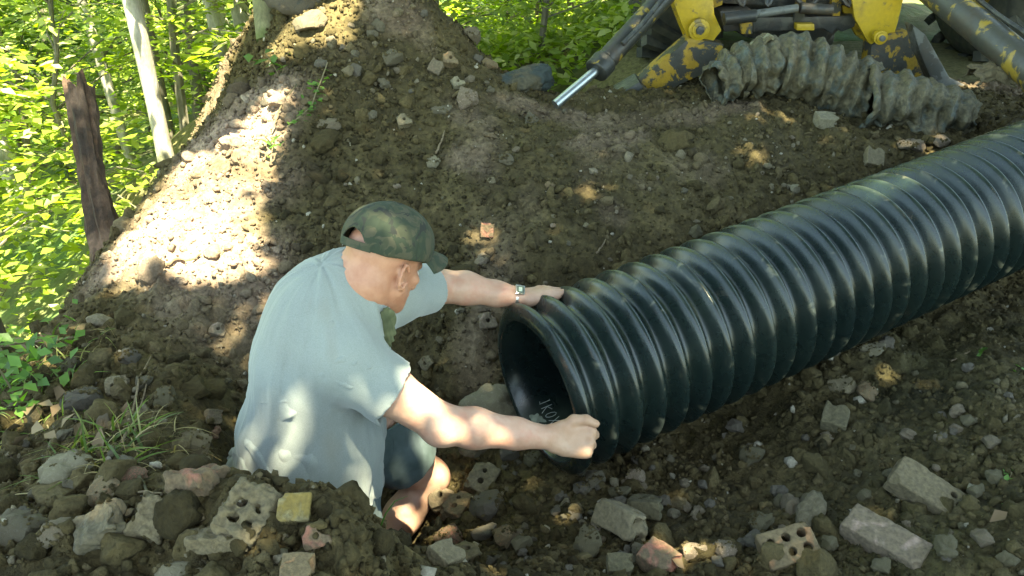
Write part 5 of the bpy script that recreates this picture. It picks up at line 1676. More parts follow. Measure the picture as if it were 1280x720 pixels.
def tree(name, base, top, r0, r1, mat, label, crown=None, wob=0.05, seed=1, limbs=6, cat="tree", extra_crown=None):
    root = empty(name, base); tag(root, label, cat)
    base0 = Vector((0, 0, -0.4)); tp = top - base
    pts_, rad = trunk_mesh(base0, tp, r0, r1, wob, seed)
    mb = MB().tube(pts_, rad, 14); mb.build("trunk", mat, root, smooth=True, angle=80)
    if crown is not None:
        p = crown_of(crown, root); rr_ = random.Random(seed)
        for q in range(limbs * 3):
            tgt = Vector(p[rr_.randrange(len(p))]) - base; a = pts_[-1 - rr_.randrange(7)]
            mid = a.lerp(tgt, 0.5) + Vector((0, 0, 0.3)); w = r1 * rr_.uniform(0.25, 0.6)
            m2 = MB().tube([a, a.lerp(mid, .5) + Vector((0, 0, .06)), mid, mid.lerp(tgt, .6), tgt], [w, w * .8, w * .6, w * .35, w * .12], 7)
            m2.build("limb", mat, root, smooth=True, angle=80)
    elif extra_crown:
        rr2 = np.random.default_rng(seed)
        c0 = np.array(tp)
        def cr(r): return c0 + r.normal(0, 1, 3) * np.array([0.9, 0.9, 0.7])
        p, tn, _ = spray_points(extra_crown, cr, rr2)
        V, F = leaf_cards(p, 0.11, rr2); mesh_np("crown", V, F, LEAF_SUN, root, attrs={"tone": np.repeat(tn, 4)})
    return root


tree("pale_trunk_tree", BASES['A'], BASES['A'] + Vector((-0.22, 0.25, 5.6)), 0.046, 0.036, BARK_PALE, "slim tree with pale blotched trunk behind the heap, nearest of the pale trunks", 0, 0.06, 3)
tree("pale_trunk_tree", BASES['B'], BASES['B'] + Vector((-0.45, 0.3, 5.0)), 0.055, 0.035, BARK_PALE, "sunlit white trunk in the middle of the three pale trees left of the heap", None, 0.04, 4, extra_crown=40)
tree("pale_trunk_tree", BASES['C'], BASES['C'] + Vector((-0.50, 0.5, 5.0)), 0.070, 0.040, BARK_PALE, "sunlit white trunk closest to the top of the heap", None, 0.08, 5, extra_crown=40)
tree("dark_trunk_tree", P(203, 125, 6.2), P(203, 125, 6.2) + Vector((-0.15, 0.4, 5.0)), 0.04, 0.03, BARK_GREY, "thin dark trunk right behind the thickest pale tree", None, 0.05, 6, extra_crown=30)
tree("dark_trunk_tree", P(242, 95, 7.5), P(242, 95, 7.5) + Vector((0.0, 0.4, 5.0)), 0.05, 0.03, BARK_GREY, "grey trunk between the thickest pale tree and the middle white trunk", None, 0.05, 7, extra_crown=30)
tree("leaning_trunk_tree", P(78, 345, 6.0), P(30, 215, 6.9) + Vector((-0.8, 0.5, 2.8)), 0.085, 0.05, BARK_PALE, "pale blotched trunk glimpsed through the leaves at the left edge", None, 0.03, 8, extra_crown=30)
tree("dark_trunk_tree", P(8, 440, 3.6), P(8, 440, 3.6) + Vector((-0.55, 0.3, 3.6)), 0.060, 0.04, BARK_GREY, "dark trunk cut by the left edge above the weeds", None, 0.03, 9, extra_crown=30)
tree("added_shade_tree", BASES['R'], Vector((3.2, 0.2, 6.2)), 0.16, 0.08, BARK_GREY, "big unseen tree added on the right whose boughs shade the black pipe", 1, 0.1, 10)
tree("added_shade_tree", BASES['L'], Vector((-2.5, 0.3, 6.2)), 0.15, 0.08, BARK_GREY, "big unseen tree added on the left whose boughs shade the ledge", 2, 0.1, 11)
tree("added_shade_tree", Vector((5.2, 8.5, FH(5.2, 8.5))), Vector((2.4, 6.6, 6.3)), 0.15, 0.08, BARK_GREY, "big unseen tree added behind the digger whose boughs shade it", 3, 0.1, 12)
for (x, y, h, rd, bend, lb) in [(-4.2, 9.5, 6, .05, .1, "thin grey trunk far back in the valley, nearest the middle"), (-7.0, 11.0, 7, .07, -.2, "grey trunk far back in the valley, left of the broken stump"), (0.7, 10.5, 6, .05, .1, "slender trunk in the bushes above the heap's right shoulder"), (-3.4, 7.2, 6, .045, -.5, "slim pale trunk in the valley between the broken stump and the nearest pale tree"), (-2.6, 8.2, 6, .04, -.6, "very slim pale trunk behind the nearest pale tree"), (1.6, 12, 6, .06, .3, "slender pale trunk in the bushes left of the digger")]:
    b = Vector((x, y, FH(x, y))); tree("distant_tree", b, b + Vector((bend, 0.2, h)), rd, rd * .6, BARK_GREY if rd in (.05, .07) else BARK_PALE, lb, None, 0.06, int(x * 10) % 97, extra_crown=36)

# broken rotten stump leaning at the edge of the heap
sb_ = P(134, 292, 3.45); st_ = P(97, 96, 3.62)
root = empty("broken_stump", sb_); tag(root, "dark rotten broken tree stump standing upright at the left edge of the heap", "tree stump")
ns, nk = 44, 40
V, F = [], []
ax = (st_ - sb_); L_ = ax.length; ax.normalize(); a1_ = ax.cross(Vector((0, 1, 0))).normalized(); a2_ = ax.cross(a1_).normalized()
for i in range(ns + 1):
    f = i / ns
    for k in range(nk):
        th = 2 * math.pi * k / nk
        rad = 0.050 * (1 + 0.35 * math.exp(-f * 5)) * (1 + 0.07 * math.sin(f * 9))
        rad *= 1 + 0.16 * math.sin(3 * th + f * 2) + 0.10 * math.sin(7 * th + 4 * f) + 0.08 * math.sin(13 * th + 3 * math.sin(f * 7)) + 0.05 * math.sin(f * 40 + 3 * th)
        topz = L_ * (1 + 0.03 * math.sin(5 * th)) * (1.0 if math.sin(th + 0.4) > -0.25 else 0.93) - (0.07 if abs(((th + 1.5) % 6.283) - 3.1) < 0.5 else 0)
        c = sb_ + a1_ * (0.018 * math.sin(f * 3.0)) + ax * (f * topz - 0.12 * (1 - f))
        V.append(c + (a1_ * math.cos(th) + a2_ * math.sin(th)) * rad - sb_)
for i in range(ns):
    for k in range(nk): F.append((i * nk + k, i * nk + (k + 1) % nk, (i + 1) * nk + (k + 1) % nk, (i + 1) * nk + k))
top_c = len(V); V.append(st_ - ax * 0.10 - sb_)
for k in range(nk): F.append((ns * nk + k, ns * nk + (k + 1) % nk, top_c))
Va = np.array([tuple(v) for v in V]); 
MB().add([Vector(v) for v in Va], F).build("trunk", BARK_DARK, root, smooth=True, angle=60)
# ------------------------------------------------------------------ the digger behind the bank
def paint(name, col, worn=(0.035, 0.032, 0.028), amount=0.5, rough=0.5, scale=9, rust=(0.11, 0.06, 0.03)):
    t = NT(name)
    n1 = t.noise(scale, 6, 0.65, dist=0.4); n2 = t.noise(scale * 5, 5, 0.6); n3 = t.noise(scale * 0.45, 4, 0.6)
    c = t.mix(t.ramp(n2, [(0.35, 0.0), (0.75, 0.5)]), col, [q * 0.55 for q in col])
    c = t.mix(t.ramp(n1, [(0.62 - amount * 0.3, 0.0), (0.66 - amount * 0.3, 1.0)]), c, worn)
    c = t.mix(t.math('MULTIPLY', t.ramp(n3, [(0.5, 0.0), (0.75, 0.8)]), t.ramp(n2, [(0.3, 0.2), (0.7, 1.0)])), c, rust)
    t.bump(t.math('ADD', n2, n1), 0.25, 0.004)
    return t.set(base=c, rough=t.ramp(n2, [(0.3, rough - 0.1), (0.7, rough + 0.2)]))


YEL = paint("yellow_machine_paint", (0.44, 0.29, 0.015), (0.16, 0.11, 0.03), 0.10, 0.45)
YELW = paint("worn_yellow_paint", (0.33, 0.20, 0.012), (0.035, 0.034, 0.026), 0.55, 0.6, 12)
BLK = paint("greasy_black_steel", (0.020, 0.021, 0.020), (0.045, 0.045, 0.038), 0.35, 0.45)
BARREL = paint("scraped_ram_barrel", (0.055, 0.055, 0.045), (0.26, 0.18, 0.03), 0.26, 0.4, 8)
BARREL_L = paint("black_ram_barrel", (0.022, 0.023, 0.020), (0.22, 0.15, 0.015), 0.10, 0.45, 9)
GREYST = paint("bare_grey_steel", (0.10, 0.105, 0.10), (0.04, 0.04, 0.035), 0.4, 0.45)
t = NT("chromed_steel"); q = t.noise(30, 3); CHROME = t.set(base=(0.42, 0.46, 0.48), rough=t.ramp(q, [(0.3, 0.36), (0.7, 0.46)]), metal=1.0)
t = NT("tyre_rubber"); q = t.noise(14, 5); q2 = t.noise(70, 4)
t.bump(q2, 0.4, 0.004)
TYRE = t.set(base=t.ramp(q, [(0.3, (0.022, 0.025, 0.022)), (0.7, (0.075, 0.072, 0.052))]), rough=0.85)
GLASSM = NT("cab_glass").set(base=(0.03, 0.04, 0.04), rough=0.05)

DIG = empty("backhoe_digger", (2.2, 5.1, plateau_z)); tag(DIG, "yellow and black backhoe digger standing on the bank with its stabiliser legs down", "digger")
DO = DIG.location.copy()


def local(o_pts): return [Vector(p) - DO for p in o_pts]


def plate(pxs, D, thick, y_off=0.0):
    pts = [P(a, b, D) for a, b in pxs]; y0 = sum(p.y for p in pts) / len(pts)
    out = []
    for p, (a, b) in zip(pts, pxs):   # flatten on an upright plane across the machine
        d = P(a, b, 1.0) - CAM; k = y0 / d.y; out.append(CAM + d * k + Vector((0, y_off, 0)) - DO)
    return out, Vector((0, thick, 0))


def disc(c, r0, depth, seg=24): return tube([c, c - Vector((0, depth, 0))], r0, seg)


for nm, poly, D, pin, pr0 in (("l", [(826, -40), (889, -40), (893, 18), (902, 38), (892, 51), (879, 55), (862, 54), (852, 30)], 4.15, (873, 36), 0.052),
                              ("r", [(1060, -40), (1138, -40), (1129, 0), (1122, 30), (1114, 54), (1099, 62), (1085, 53), (1068, 22)], 4.15, (1099, 46), 0.034)):
    mb = MB()
    for off in (0.0, 0.16):
        pp_, nv = plate(poly, D, 0.028, off); mb.prism(pp_, nv)
    br = mb.build("bracket", YEL, DIG, bevel=0.004)
    pp_, nv = plate([pin], D, 0, 0); c = pp_[0] + Vector((0, 0.01, 0))
    mb = MB().add(*disc(c, pr0, 0.035)).add(*disc(c, pr0 * 0.72, 0.046)); mb.build("pin_boss", YEL, br, bevel=0.003)
    mb = MB().add(*tube([c + Vector((0, 0.2, 0)), c - Vector((0, 0.058, 0))], pr0 * 0.42, 6 if nm == 'l' else 20)); mb.build("pin", GREYST, br, bevel=0.002)

# stabiliser legs
pp_, nv = plate([(908, 58), (902, 84), (880, 97), (850, 110), (828, 131), (812, 136), (800, 127), (768, 134), (762, 128), (800, 104), (838, 72), (864, 50)], 4.2, 0.12, 0.05)
leg = MB().prism(pp_, nv).build("stabiliser_leg", YELW, DIG, bevel=0.008)
pp_, nv = plate([(828, 134), (800, 104), (762, 126), (752, 138), (790, 145)], 4.17, 0.19, 0.02)
MB().prism(pp_, nv).build("foot_plate", BLK, leg, bevel=0.006)
pp_, nv = plate([(1118, 44), (1142, 42), (1158, 62), (1174, 108), (1150, 118), (1108, 110), (1090, 96), (1094, 60)], 4.2, 0.12, 0.05)
leg = MB().prism(pp_, nv).build("stabiliser_leg", YELW, DIG, bevel=0.008)
pp_, nv = plate([(1140, 30), (1158, 44), (1188, 98), (1232, 118), (1236, 138), (1196, 130), (1168, 108), (1150, 66)], 4.12, 0.10, 0.0)
MB().prism(pp_, nv).build("foot_arm", GREYST, leg, bevel=0.008)
pp_, nv = plate([(1182, 124), (1240, 126), (1250, 142), (1176, 140)], 4.10, 0.24, -0.05)
MB().prism(pp_, nv).build("foot_plate", BLK, leg, bevel=0.006)

# rams
a, b = P(872, -50, 4.10), P(744, 90, 3.86)
d = (b - a).normalized()
ram = MB().tube(local([a, b - d * 0.075]), 0.050, 24).tube(local([b - d * 0.085, b - d * 0.075, b - d * 0.008, b]), [0.050, 0.060, 0.060, 0.050], 24).build("ram_barrel", BARREL_L, DIG, bevel=0.003, smooth=True)
MB().tube(local([b - d * 0.02, P(694, 131, 3.80)]), 0.022, 20).build("ram_rod", CHROME, ram, smooth=True)
MB().tube(local([a + Vector((0, -.07, .02)), a.lerp(b, .3) + Vector((0.0, -.075, 0.03)), a.lerp(b, .6) + Vector((0.01, -.07, .02)), a.lerp(b, .8) + Vector((0.02, -.05, .03))]), 0.012, 8).build("hose", BLK, ram, smooth=True)
a, b = P(1122, -50, 4.15), P(1318, 112, 3.55)
d = (b - a).normalized()
ram = MB().tube(local([a, b - d * 0.09]), 0.072, 28).tube(local([b - d * 0.10, b - d * 0.09, b - d * 0.008, b]), [0.072, 0.082, 0.082, 0.072], 24).build("ram_barrel", BARREL, DIG, bevel=0.003, smooth=True)
MB().tube(local([b - d * 0.02, b + d * 0.16]), 0.03, 20).build("ram_rod", CHROME, ram, smooth=True)
hz = [a.lerp(b, f) + Vector((0.035, -0.02, 0.083 + 0.010 * math.sin(f * 9))) for f in [i / 14 for i in range(15)]]
MB().tube(local(hz), 0.011, 8).build("hose", BLK, ram, smooth=True)

# rear frame, slide rails and what hangs under it
def slab(pxs, D, th, mat, name, off=0.0, bev=0.006):
    pp_, nv = plate(pxs, D, th, off); return MB().prism(pp_, nv).build(name, mat, DIG, bevel=bev)
slab([(880, -60), (1090, -60), (1090, -6), (1082, 6), (990, 9), (900, 4), (884, -2)], 4.22, 0.16, BLK, "cross_beam")
slab([(900, 14), (940, 12), (940, 38), (905, 40)], 4.20, 0.20, BLK, "slide_rail")
slab([(925, 28), (941, 28), (941, 43), (927, 43)], 4.18, 0.05, YELW, "stop_block")
slab([(941, 22), (1072, 20), (1068, 34), (1052, 40), (1046, 36), (1040, 43), (1030, 36), (941, 40)], 4.26, 0.20, BLK, "slide_rail")
slab([(996, 30), (1018, 30), (1018, 38), (996, 38)], 4.2, 0.05, YEL, "stop_block", bev=0.002)
slab([(1001, -30), (1010, -30), (1006, 22), (998, 28), (992, 26)], 4.19, 0.03, YELW, "lug", bev=0.003)
slab([(1040, -30), (1056, -30), (1050, 20), (1040, 20)], 4.19, 0.05, YELW, "lug", bev=0.003)
slab([(889, -30), (905, -30), (903, 6), (888, 12)], 4.17, 0.03, YELW, "lug", bev=0.003)
for k, (x0, y0, x1, y1, r_, m) in enumerate([(942, 18, 997, 10, 0.020, GREYST), (905, 24, 945, 19, 0.03, BLK), (1000, 10, 1040, 12, .026, BLK)]):
    MB().tube(local([P(x0, y0, 4.08), P(x1, y1, 4.08)]), r_, 16).build("hydraulic_tube", m, DIG, bevel=0.002, smooth=True)
rh = random.Random(4)
for k in range(4):
    x0 = 905 + k * 44; mb = MB()
    pts_ = [P(x0 + 8 * math.sin(f * 4 + k * 2) + f * 18, -35 + 42 * math.sin(f * 2.9), 4.09 + 0.02 * k) for f in [i / 9 for i in range(10)]]
    pts_ = [p + Vector((0.05 * i / 9, 0, 0)) for i, p in enumerate(pts_)]
    mb.tube(local(pts_), 0.012, 8).build("hose", BLK, DIG, smooth=True)
slab([(905, -40), (1062, -40), (1060, 26), (1034, 52), (968, 54), (930, 46), (905, 30)], 4.55, 0.5, BLK, "rear_frame")
# belly pan and axle
mb = MB(); c = P(1000, 48, 4.75) - DO
mb.tube([c + Vector((-0.20, 0, 0.02)), c + Vector((-.19, 0, 0.02)), c + Vector((0.16, 0, 0.02)), c + Vector((0.17, 0, .02))], [.07, .085, .085, .06], 24)
mb.build("axle_housing", BLK, DIG, bevel=0.004, smooth=True)
base_z = plateau_z
LX, RX = P(838, 60, 5.0).x, P(1245, 60, 5.0).x
mb = MB(); mb.tube([Vector((LX, 5.25, base_z + .58)) - DO, Vector((RX, 5.25, base_z + .58)) - DO], 0.10, 16); mb.box(Vector(((LX + RX) / 2, 6.4, base_z + .72)) - DO, (0.75, 3.4, 0.22)); mb.build("chassis", BLK, DIG, bevel=0.01)


def wheel(cx_, cy_, rad, wid):
    c = Vector((cx_, cy_, base_z + rad - 0.02)) - DO
    prof = [(-.5, .60), (-.5, .80), (-.47, .90), (-.40, .955), (-.2, .975), (0, .98), (.2, .975), (.40, .955), (.47, .90), (.5, .80), (.5, .60)]
    seg = 64; V, F = [], []
    for (w_, r_) in prof:
        for k in range(seg):
            a = 2 * math.pi * k / seg; V.append(c + Vector((w_ * wid, rad * r_ * math.sin(a), rad * r_ * math.cos(a))))
    m = len(prof)
    for i in range(m):
        for k in range(seg):
            j = (i + 1) % m; F.append((i * seg + k, i * seg + (k + 1) % seg, j * seg + (k + 1) % seg, j * seg + k))
    mb = MB().add(V, F)
    nl = 22
    for k in range(nl):
        for sd in (-1, 1):
            a = 2 * math.pi * (k + (0.5 if sd > 0 else 0)) / nl
            up = Vector((0, math.sin(a), math.cos(a))); tg = Vector((0, math.cos(a), -math.sin(a)))
            X_ = (Vector((sd, 0, 0)) + tg * 0.75).normalized()
            M = Matrix((X_, up.cross(X_).normalized(), up)).transposed()
            mb.box(c + up * rad * 0.985 + Vector((sd * wid * 0.25, 0, 0)) + tg * 0.02, (wid * 0.60, 0.045, 0.055), M)
    ty = mb.build("tyre", TYRE, DIG, smooth=True, angle=35)
    mb = MB()
    for w_ in (-.3, .3): mb.tube([c + Vector((w_ * wid - .02, 0, 0)), c + Vector((w_ * wid + .02, 0, 0))], rad * 0.61, 32)
    mb.tube([c - Vector((wid * .36, 0, 0)), c + Vector((wid * .36, 0, 0))], rad * 0.16, 16)
    mb.build("rim", YELW, ty, bevel=0.004)
wheel(LX, 5.2, 0.62, 0.42); wheel(RX, 5.1, 0.62, 0.50); wheel(LX + 0.1, 8.0, 0.45, 0.30); wheel(RX - 0.1, 8.0, 0.45, 0.30)
mx_ = (LX + RX) / 2
mb = MB(); mb.box(Vector((mx_, 5.6, base_z + 1.25)) - DO, (1.35, 1.5, 0.75)); mb.box(Vector((mx_, 7.5, base_z + 1.25)) - DO, (0.85, 2.2, 0.7)); mb.build("body_panel", YEL, DIG, bevel=0.05)
mb = MB(); mb.box(Vector((mx_, 5.7, base_z + 2.75)) - DO, (1.45, 1.5, 0.12))
for sx in (-1, 1):
    for sy in (-1, 1): mb.box(Vector((mx_ + sx * .64, 5.7 + sy * .64, base_z + 2.15)) - DO, (.08, .08, 1.15))
mb.build("cab_frame", YEL, DIG, bevel=0.015)
mb = MB(); mb.box(Vector((mx_, 5.7, base_z + 2.15)) - DO, (1.22, 1.22, 1.08)); mb.build("cab_window", GLASSM, DIG)
mb = MB(); mb.box(Vector((mx_ - .1, 4.55, base_z + 1.25)) - DO, (0.26, 0.30, 0.85))
mb.tube([Vector((mx_ - .1, 4.5, base_z + 1.5)) - DO, Vector((mx_ - .5, 3.7, base_z + 3.0)) - DO], 0.11, 12); mb.build("boom", YEL, DIG, bevel=0.02)

# ------------------------------------------------------------------ crumpled old metal culvert
t = NT("muddy_galvanised_metal")
n1 = t.noise(9, 5, 0.6); n2 = t.noise(50, 5, 0.65); n3 = t.noise(14, 5, 0.6, dist=.8)
c = t.ramp(n1, [(0.35, (0.040, 0.060, 0.058)), (0.6, (0.085, 0.10, 0.09))])
c = t.mix(t.ramp(n3, [(0.32, 0.0), (0.50, 0.95)]), c, t.ramp(n2, [(0.3, (0.06, 0.05, 0.026)), (0.7, (0.12, 0.10, 0.056))]))
c = t.mix(t.ramp(t.noise(11, 5, 0.6, vec=t.n("ShaderNodeVectorMath", operation='ADD').outputs[0]), [(0.62, 0.0), (0.68, 0.9)]), c, (0.20, 0.09, 0.03))
c = t.mix(1.0, c, t.ramp(n2, [(0.3, 0.6), (0.7, 1.35)]), 'MULTIPLY')
t.bump(n2, 0.9, 0.012)
RUSTY = t.set(base=c, rough=0.62, metal=0.15)


def crushed(name, path, rads, seed, label, corr=0.0115, pitch=0.068, squash=0.82, arc=(180, 540), jag=0.03, mat=None, cat="metal pipe", crumple=0.10):
    path = [Vector(p) for p in path]
    L = [0]
    for i in range(1, len(path)): L.append(L[-1] + (path[i] - path[i - 1]).length)
    T = L[-1]; n = max(20, int(T / (pitch / 9))); sg = 72
    rr_ = np.random.default_rng(seed); V = []; c0 = path[0]
    for i in range(n + 1):
        s = T * i / n; k = max(0, min(len(path) - 2, next((j for j in range(len(L) - 1) if L[j + 1] >= s), len(L) - 2)))
        f = (s - L[k]) / (L[k + 1] - L[k]); c = path[k].lerp(path[k + 1], f); rad = rads[k] + (rads[k + 1] - rads[k]) * f
        ax = (path[min(k + 2, len(path) - 1)] - path[max(k - 1, 0)]).normalized(); u = (Vector((0, 0, 1)) - ax * ax.z).normalized(); w = ax.cross(u)
        for j in range(sg + 1):
            a = R(arc[0] + (arc[1] - arc[0]) * j / sg)
            wob = 1 + crumple * float(fbm(np.array([s * 7 + seed]), np.array([math.cos(a) * 1.3 + 5 + math.sin(a)]), seed, 2)[0]) * 2.2
            r_ = rad * wob + corr * math.sin(2 * math.pi * s / pitch + 0.5 * math.sin(a)) * (0.55 + 1.6 * float(vnoise(np.array([s * 11.0 + seed]), np.array([math.cos(a) * 1.5]), seed + 4)[0])) + 0.012 * float(fbm(np.array([s * 30]), np.array([math.cos(a) * 4 + 9 * math.sin(a)]), seed + 7, 2)[0])
            e = 0
            if i < 4 or i > n - 4: e = jag * float(fbm(np.array([a * 2.2]), np.array([seed * 1.0]), seed + 1, 3)[0]) * (1 if i < 4 else -1)
            V.append(c + ax * e + (u * math.cos(a) * squash + w * math.sin(a)) * r_ - c0)
    F = [(i * (sg + 1) + j, i * (sg + 1) + j + 1, (i + 1) * (sg + 1) + j + 1, (i + 1) * (sg + 1) + j) for i in range(n) for j in range(sg)]
    o = MB().add(V, F).build(name, mat or RUSTY, None, smooth=True, loc=c0)
    m = o.modifiers.new("thickness", 'SOLIDIFY'); m.thickness = 0.004
    tag(o, label, cat); return o


crushed("crumpled_metal_pipe", [P(893, 103, 3.80), P(925, 88, 3.84), P(975, 82, 3.86), P(1030, 98, 3.84), P(1088, 112, 3.80)], [0.095, 0.135, 0.152, 0.150, 0.125], 3,
        "crumpled muddy corrugated metal pipe lying under the digger, the longer left piece", squash=0.95, crumple=0.16)
crushed("crumpled_metal_pipe", [P(1078, 128, 3.74), P(1130, 128, 3.72), P(1180, 138, 3.70), P(1216, 146, 3.68)], [0.125, 0.13, 0.115, 0.08], 8,
        "crumpled muddy corrugated metal pipe piece on the right, its torn end near the black pipe", squash=0.92, crumple=0.18)
crushed("torn_metal_sheet", [P(1212, 98, 3.72), P(1238, 92, 3.74), P(1268, 104, 3.72)], [0.055, 0.06, 0.05], 14, "curled torn brown metal sheet under the right ram of the digger", arc=(-100, 110), corr=0.003, cat="metal sheet",
        mat=dirty("brown_sheet", ((0.15, 0.12, 0.06), (0.22, 0.18, 0.10)), cover=.5, scale=30))
crushed("torn_metal_sheet", [P(944, 64, 3.80), P(958, 52, 3.80), P(970, 58, 3.82)], [0.035, 0.05, 0.045], 17, "pale torn metal flap sticking up from the left piece of crumpled pipe", arc=(-110, 60), corr=0.003, cat="metal sheet",
        mat=dirty("pale_sheet", ((0.22, 0.21, 0.13), (0.30, 0.29, 0.19)), cover=.3, scale=30))
crushed("buried_metal_pipe", [P(585, 132, 3.86), P(625, 112, 3.95), P(668, 98, 4.02), P(684, 94, 4.05)], [0.05, 0.07, 0.08, 0.072], 21, "dark dented metal pipe end half buried on the right shoulder of the heap", corr=0.002, squash=0.75, crumple=0.08,
        mat=dirty("dark_metal", ((0.02, 0.03, 0.03), (0.04, 0.055, 0.05)), mud=(0.06, 0.05, 0.028), cover=.3, scale=11))
# ------------------------------------------------------------------ weeds, grass, roots and twigs on the bank
def blades(base, n, h, spread, seed, width=0.004, droop=0.6, z0=None):
    r = random.Random(seed); V, F, T = [], [], []
    for _ in range(n):
        a = r.uniform(0, 6.283); q = spread * math.sqrt(r.random()); x0, y0 = base.x + q * math.cos(a), base.y + q * math.sin(a)
        p = Vector((x0, y0, Hs(x0, y0) - 0.01)); d = Vector((r.gauss(0, .45), r.gauss(0, .45), 1)).normalized(); hh = h * r.uniform(0.45, 1.2)
        side = d.cross(Vector((r.gauss(0, 1), r.gauss(0, 1), 0.1))).normalized(); m = 6; o0 = len(V); tn = r.random()
        for k in range(m + 1):
            f = k / m; w = width * (1 - f) ** 0.7 * r.uniform(.9, 1.1)
            V += [p - side * w, p + side * w]; T += [tn, tn]
            d = (d + Vector((d.x * .25, d.y * .25, -droop * 0.28))).normalized(); p = p + d * hh / m
        for k in range(m): F.append((o0 + 2 * k, o0 + 2 * k + 1, o0 + 2 * k + 3, o0 + 2 * k + 2))
    return V, F, T


GRASS = leaf_material("grass_blade", (0.06, 0.10, 0.02), (0.13, 0.20, 0.04), 0.4, c3=(0.32, 0.29, 0.12))
DRYG = leaf_material("dry_grass", (0.20, 0.15, 0.07), (0.34, 0.28, 0.14), 0.3)
ROOT = leaf_material("root_fibre", (0.07, 0.04, 0.02), (0.15, 0.09, 0.05), 0.1)
WEED = leaf_material("weed_leaf", (0.05, 0.12, 0.02), (0.11, 0.22, 0.035), 0.45)


def tuft(name, px, py, n, h, spread, seed, mat, label, cat="grass tuft", width=0.004, droop=0.6, extra=None):
    g, _ = G(px, py)
    root = empty(name, g); tag(root, label, cat)
    V, F, T = blades(g, n, h, spread, seed, width, droop)
    mesh_np("blades", [v - g for v in V], F, mat, root, attrs={"tone": T})
    if extra:
        for (nm, m2, n2, h2, s2, w2, dr2) in extra:
            V, F, T = blades(g, n2, h2, s2, seed + 1, w2, dr2); mesh_np(nm, [v - g for v in V], F, m2, root, attrs={"tone": T})
    return root


tuft("grass_tuft", 128, 566, 90, 0.13, 0.12, 3, GRASS, "dug-up tuft of green and dry grass with brown roots above the pale boulder", extra=[("dry_blades", DRYG, 110, 0.12, 0.15, 0.0022, 1.2), ("roots", ROOT, 420, 0.075, 0.16, 0.0012, 1.8)])
tuft("root_mat", 45, 590, 60, 0.05, 0.10, 5, DRYG, "matted brown roots in the soil left of the pale boulder", cat="roots", width=0.0015, droop=1.5, extra=[("roots", ROOT, 380, 0.06, 0.15, 0.0012, 1.8)])
tuft("grass_tuft", 85, 440, 40, 0.11, 0.16, 7, DRYG, "dry yellow grass stems at the edge of the valley", width=0.002, droop=1.0, extra=[("green_blades", GRASS, 30, 0.10, 0.15, 0.003, .8)])
tuft("grass_tuft", 60, 470, 45, 0.12, 0.13, 9, GRASS, "thin green grass between the weeds and the grey tile fragment", width=0.003, droop=0.8)
tuft("grass_tuft", 35, 530, 34, 0.10, 0.12, 10, DRYG, "pale dry grass stems under the leafy weeds at the left edge", width=0.002, droop=1.3, extra=[("green_blades", GRASS, 60, 0.08, 0.12, 0.003, .8)])
tuft("grass_tuft", 1262, 632, 7, 0.04, 0.015, 12, WEED, "tiny pale green sprout at the right edge, second lowest", cat="sprout", width=0.004)
tuft("grass_tuft", 1240, 640, 5, 0.03, 0.02, 14, DRYG, "tiny wilted sprout left of the lowest sprouts at the right edge", cat="sprout", width=0.0025, droop=1.6)


def leafy(name, pts, n, size, spread, seed, mat, label, cat="weed", stem=0.0025):
    """a stem with leaves along it"""
    r = np.random.default_rng(seed); g = Vector(pts[0]); root = empty(name, g); tag(root, label, cat)
    P_ = [Vector(p) for p in pts]; c = []
    for _ in range(n):
        f = r.uniform(0.15, 1) * (len(P_) - 1); k = min(int(f), len(P_) - 2); p = P_[k].lerp(P_[k + 1], f - k)
        c.append(np.array(p) + r.normal(0, 1, 3) * np.array([spread, spread, spread * 0.5]))
    V, F = leaf_cards(np.array(c) - np.array(g), size, r, 0.45, 0.6); mesh_np("leaves", V, F, mat, root, attrs={"tone": np.repeat(r.uniform(0, 1, n), 4)})
    MB().tube([p - g for p in P_], [stem] * len(P_), 6).build("stem", DRYSTEM, root, smooth=True)


t = NT("stem_brown"); DRYSTEM = t.set(base=(0.16, 0.13, 0.07), rough=0.8)
def up(px, py, h, dx=0, dy=0):
    g, _ = G(px, py); return [g, g + Vector((dx * .5, dy * .5, h * .6)), g + Vector((dx, dy, h))]
leafy("leafy_sprig", up(350, 98, 0.11, -0.03, -0.05), 11, 0.075, 0.04, 1, WEED, "broad green leaves of a torn-off sprig near the top of the heap")
leafy("leafy_sprig", up(345, 190, 0.08, -0.02, -0.05), 10, 0.045, 0.035, 2, WEED, "small leafy sprig half way down the heap")
g1 = [G(a, b)[0] + Vector((0, -0.03, 0.03)) for a, b in [(412, 85), (405, 105), (398, 122), (392, 140), (378, 152), (362, 165)]]
leafy("trailing_vine", g1, 46, 0.030, 0.02, 3, WEED, "green trailing vine hanging down the middle of the heap", cat="vine")
for k, (a, b, hh, n, lb) in enumerate([(18, 470, 0.14, 70, "bushy green weed at the left edge, upper of two"), (24, 505, 0.13, 60, "bushy green weed at the left edge, lower of two"), (70, 455, .12, 40, "small green weed in front of the broad dark block")]):
    leafy("green_weed", up(a, b, hh, 0, -0.03), n, 0.042, 0.065, 10 + k, WEED, lb)
leafy("sprout", up(1224, 446, 0.035), 5, 0.028, 0.008, 20, WEED, "bright green sprout in the dark soil below the right end of the pipe", cat="sprout", stem=0.001)
leafy("sprout", up(1268, 466, 0.02), 3, 0.022, 0.008, 21, WEED, "tiny green leaf at the right edge, higher of the two", cat="sprout", stem=0.001)
leafy("sprout", up(1262, 598, 0.02), 5, 0.022, 0.010, 22, WEED, "little green sprout at the right edge above the pale one", cat="sprout", stem=0.001)
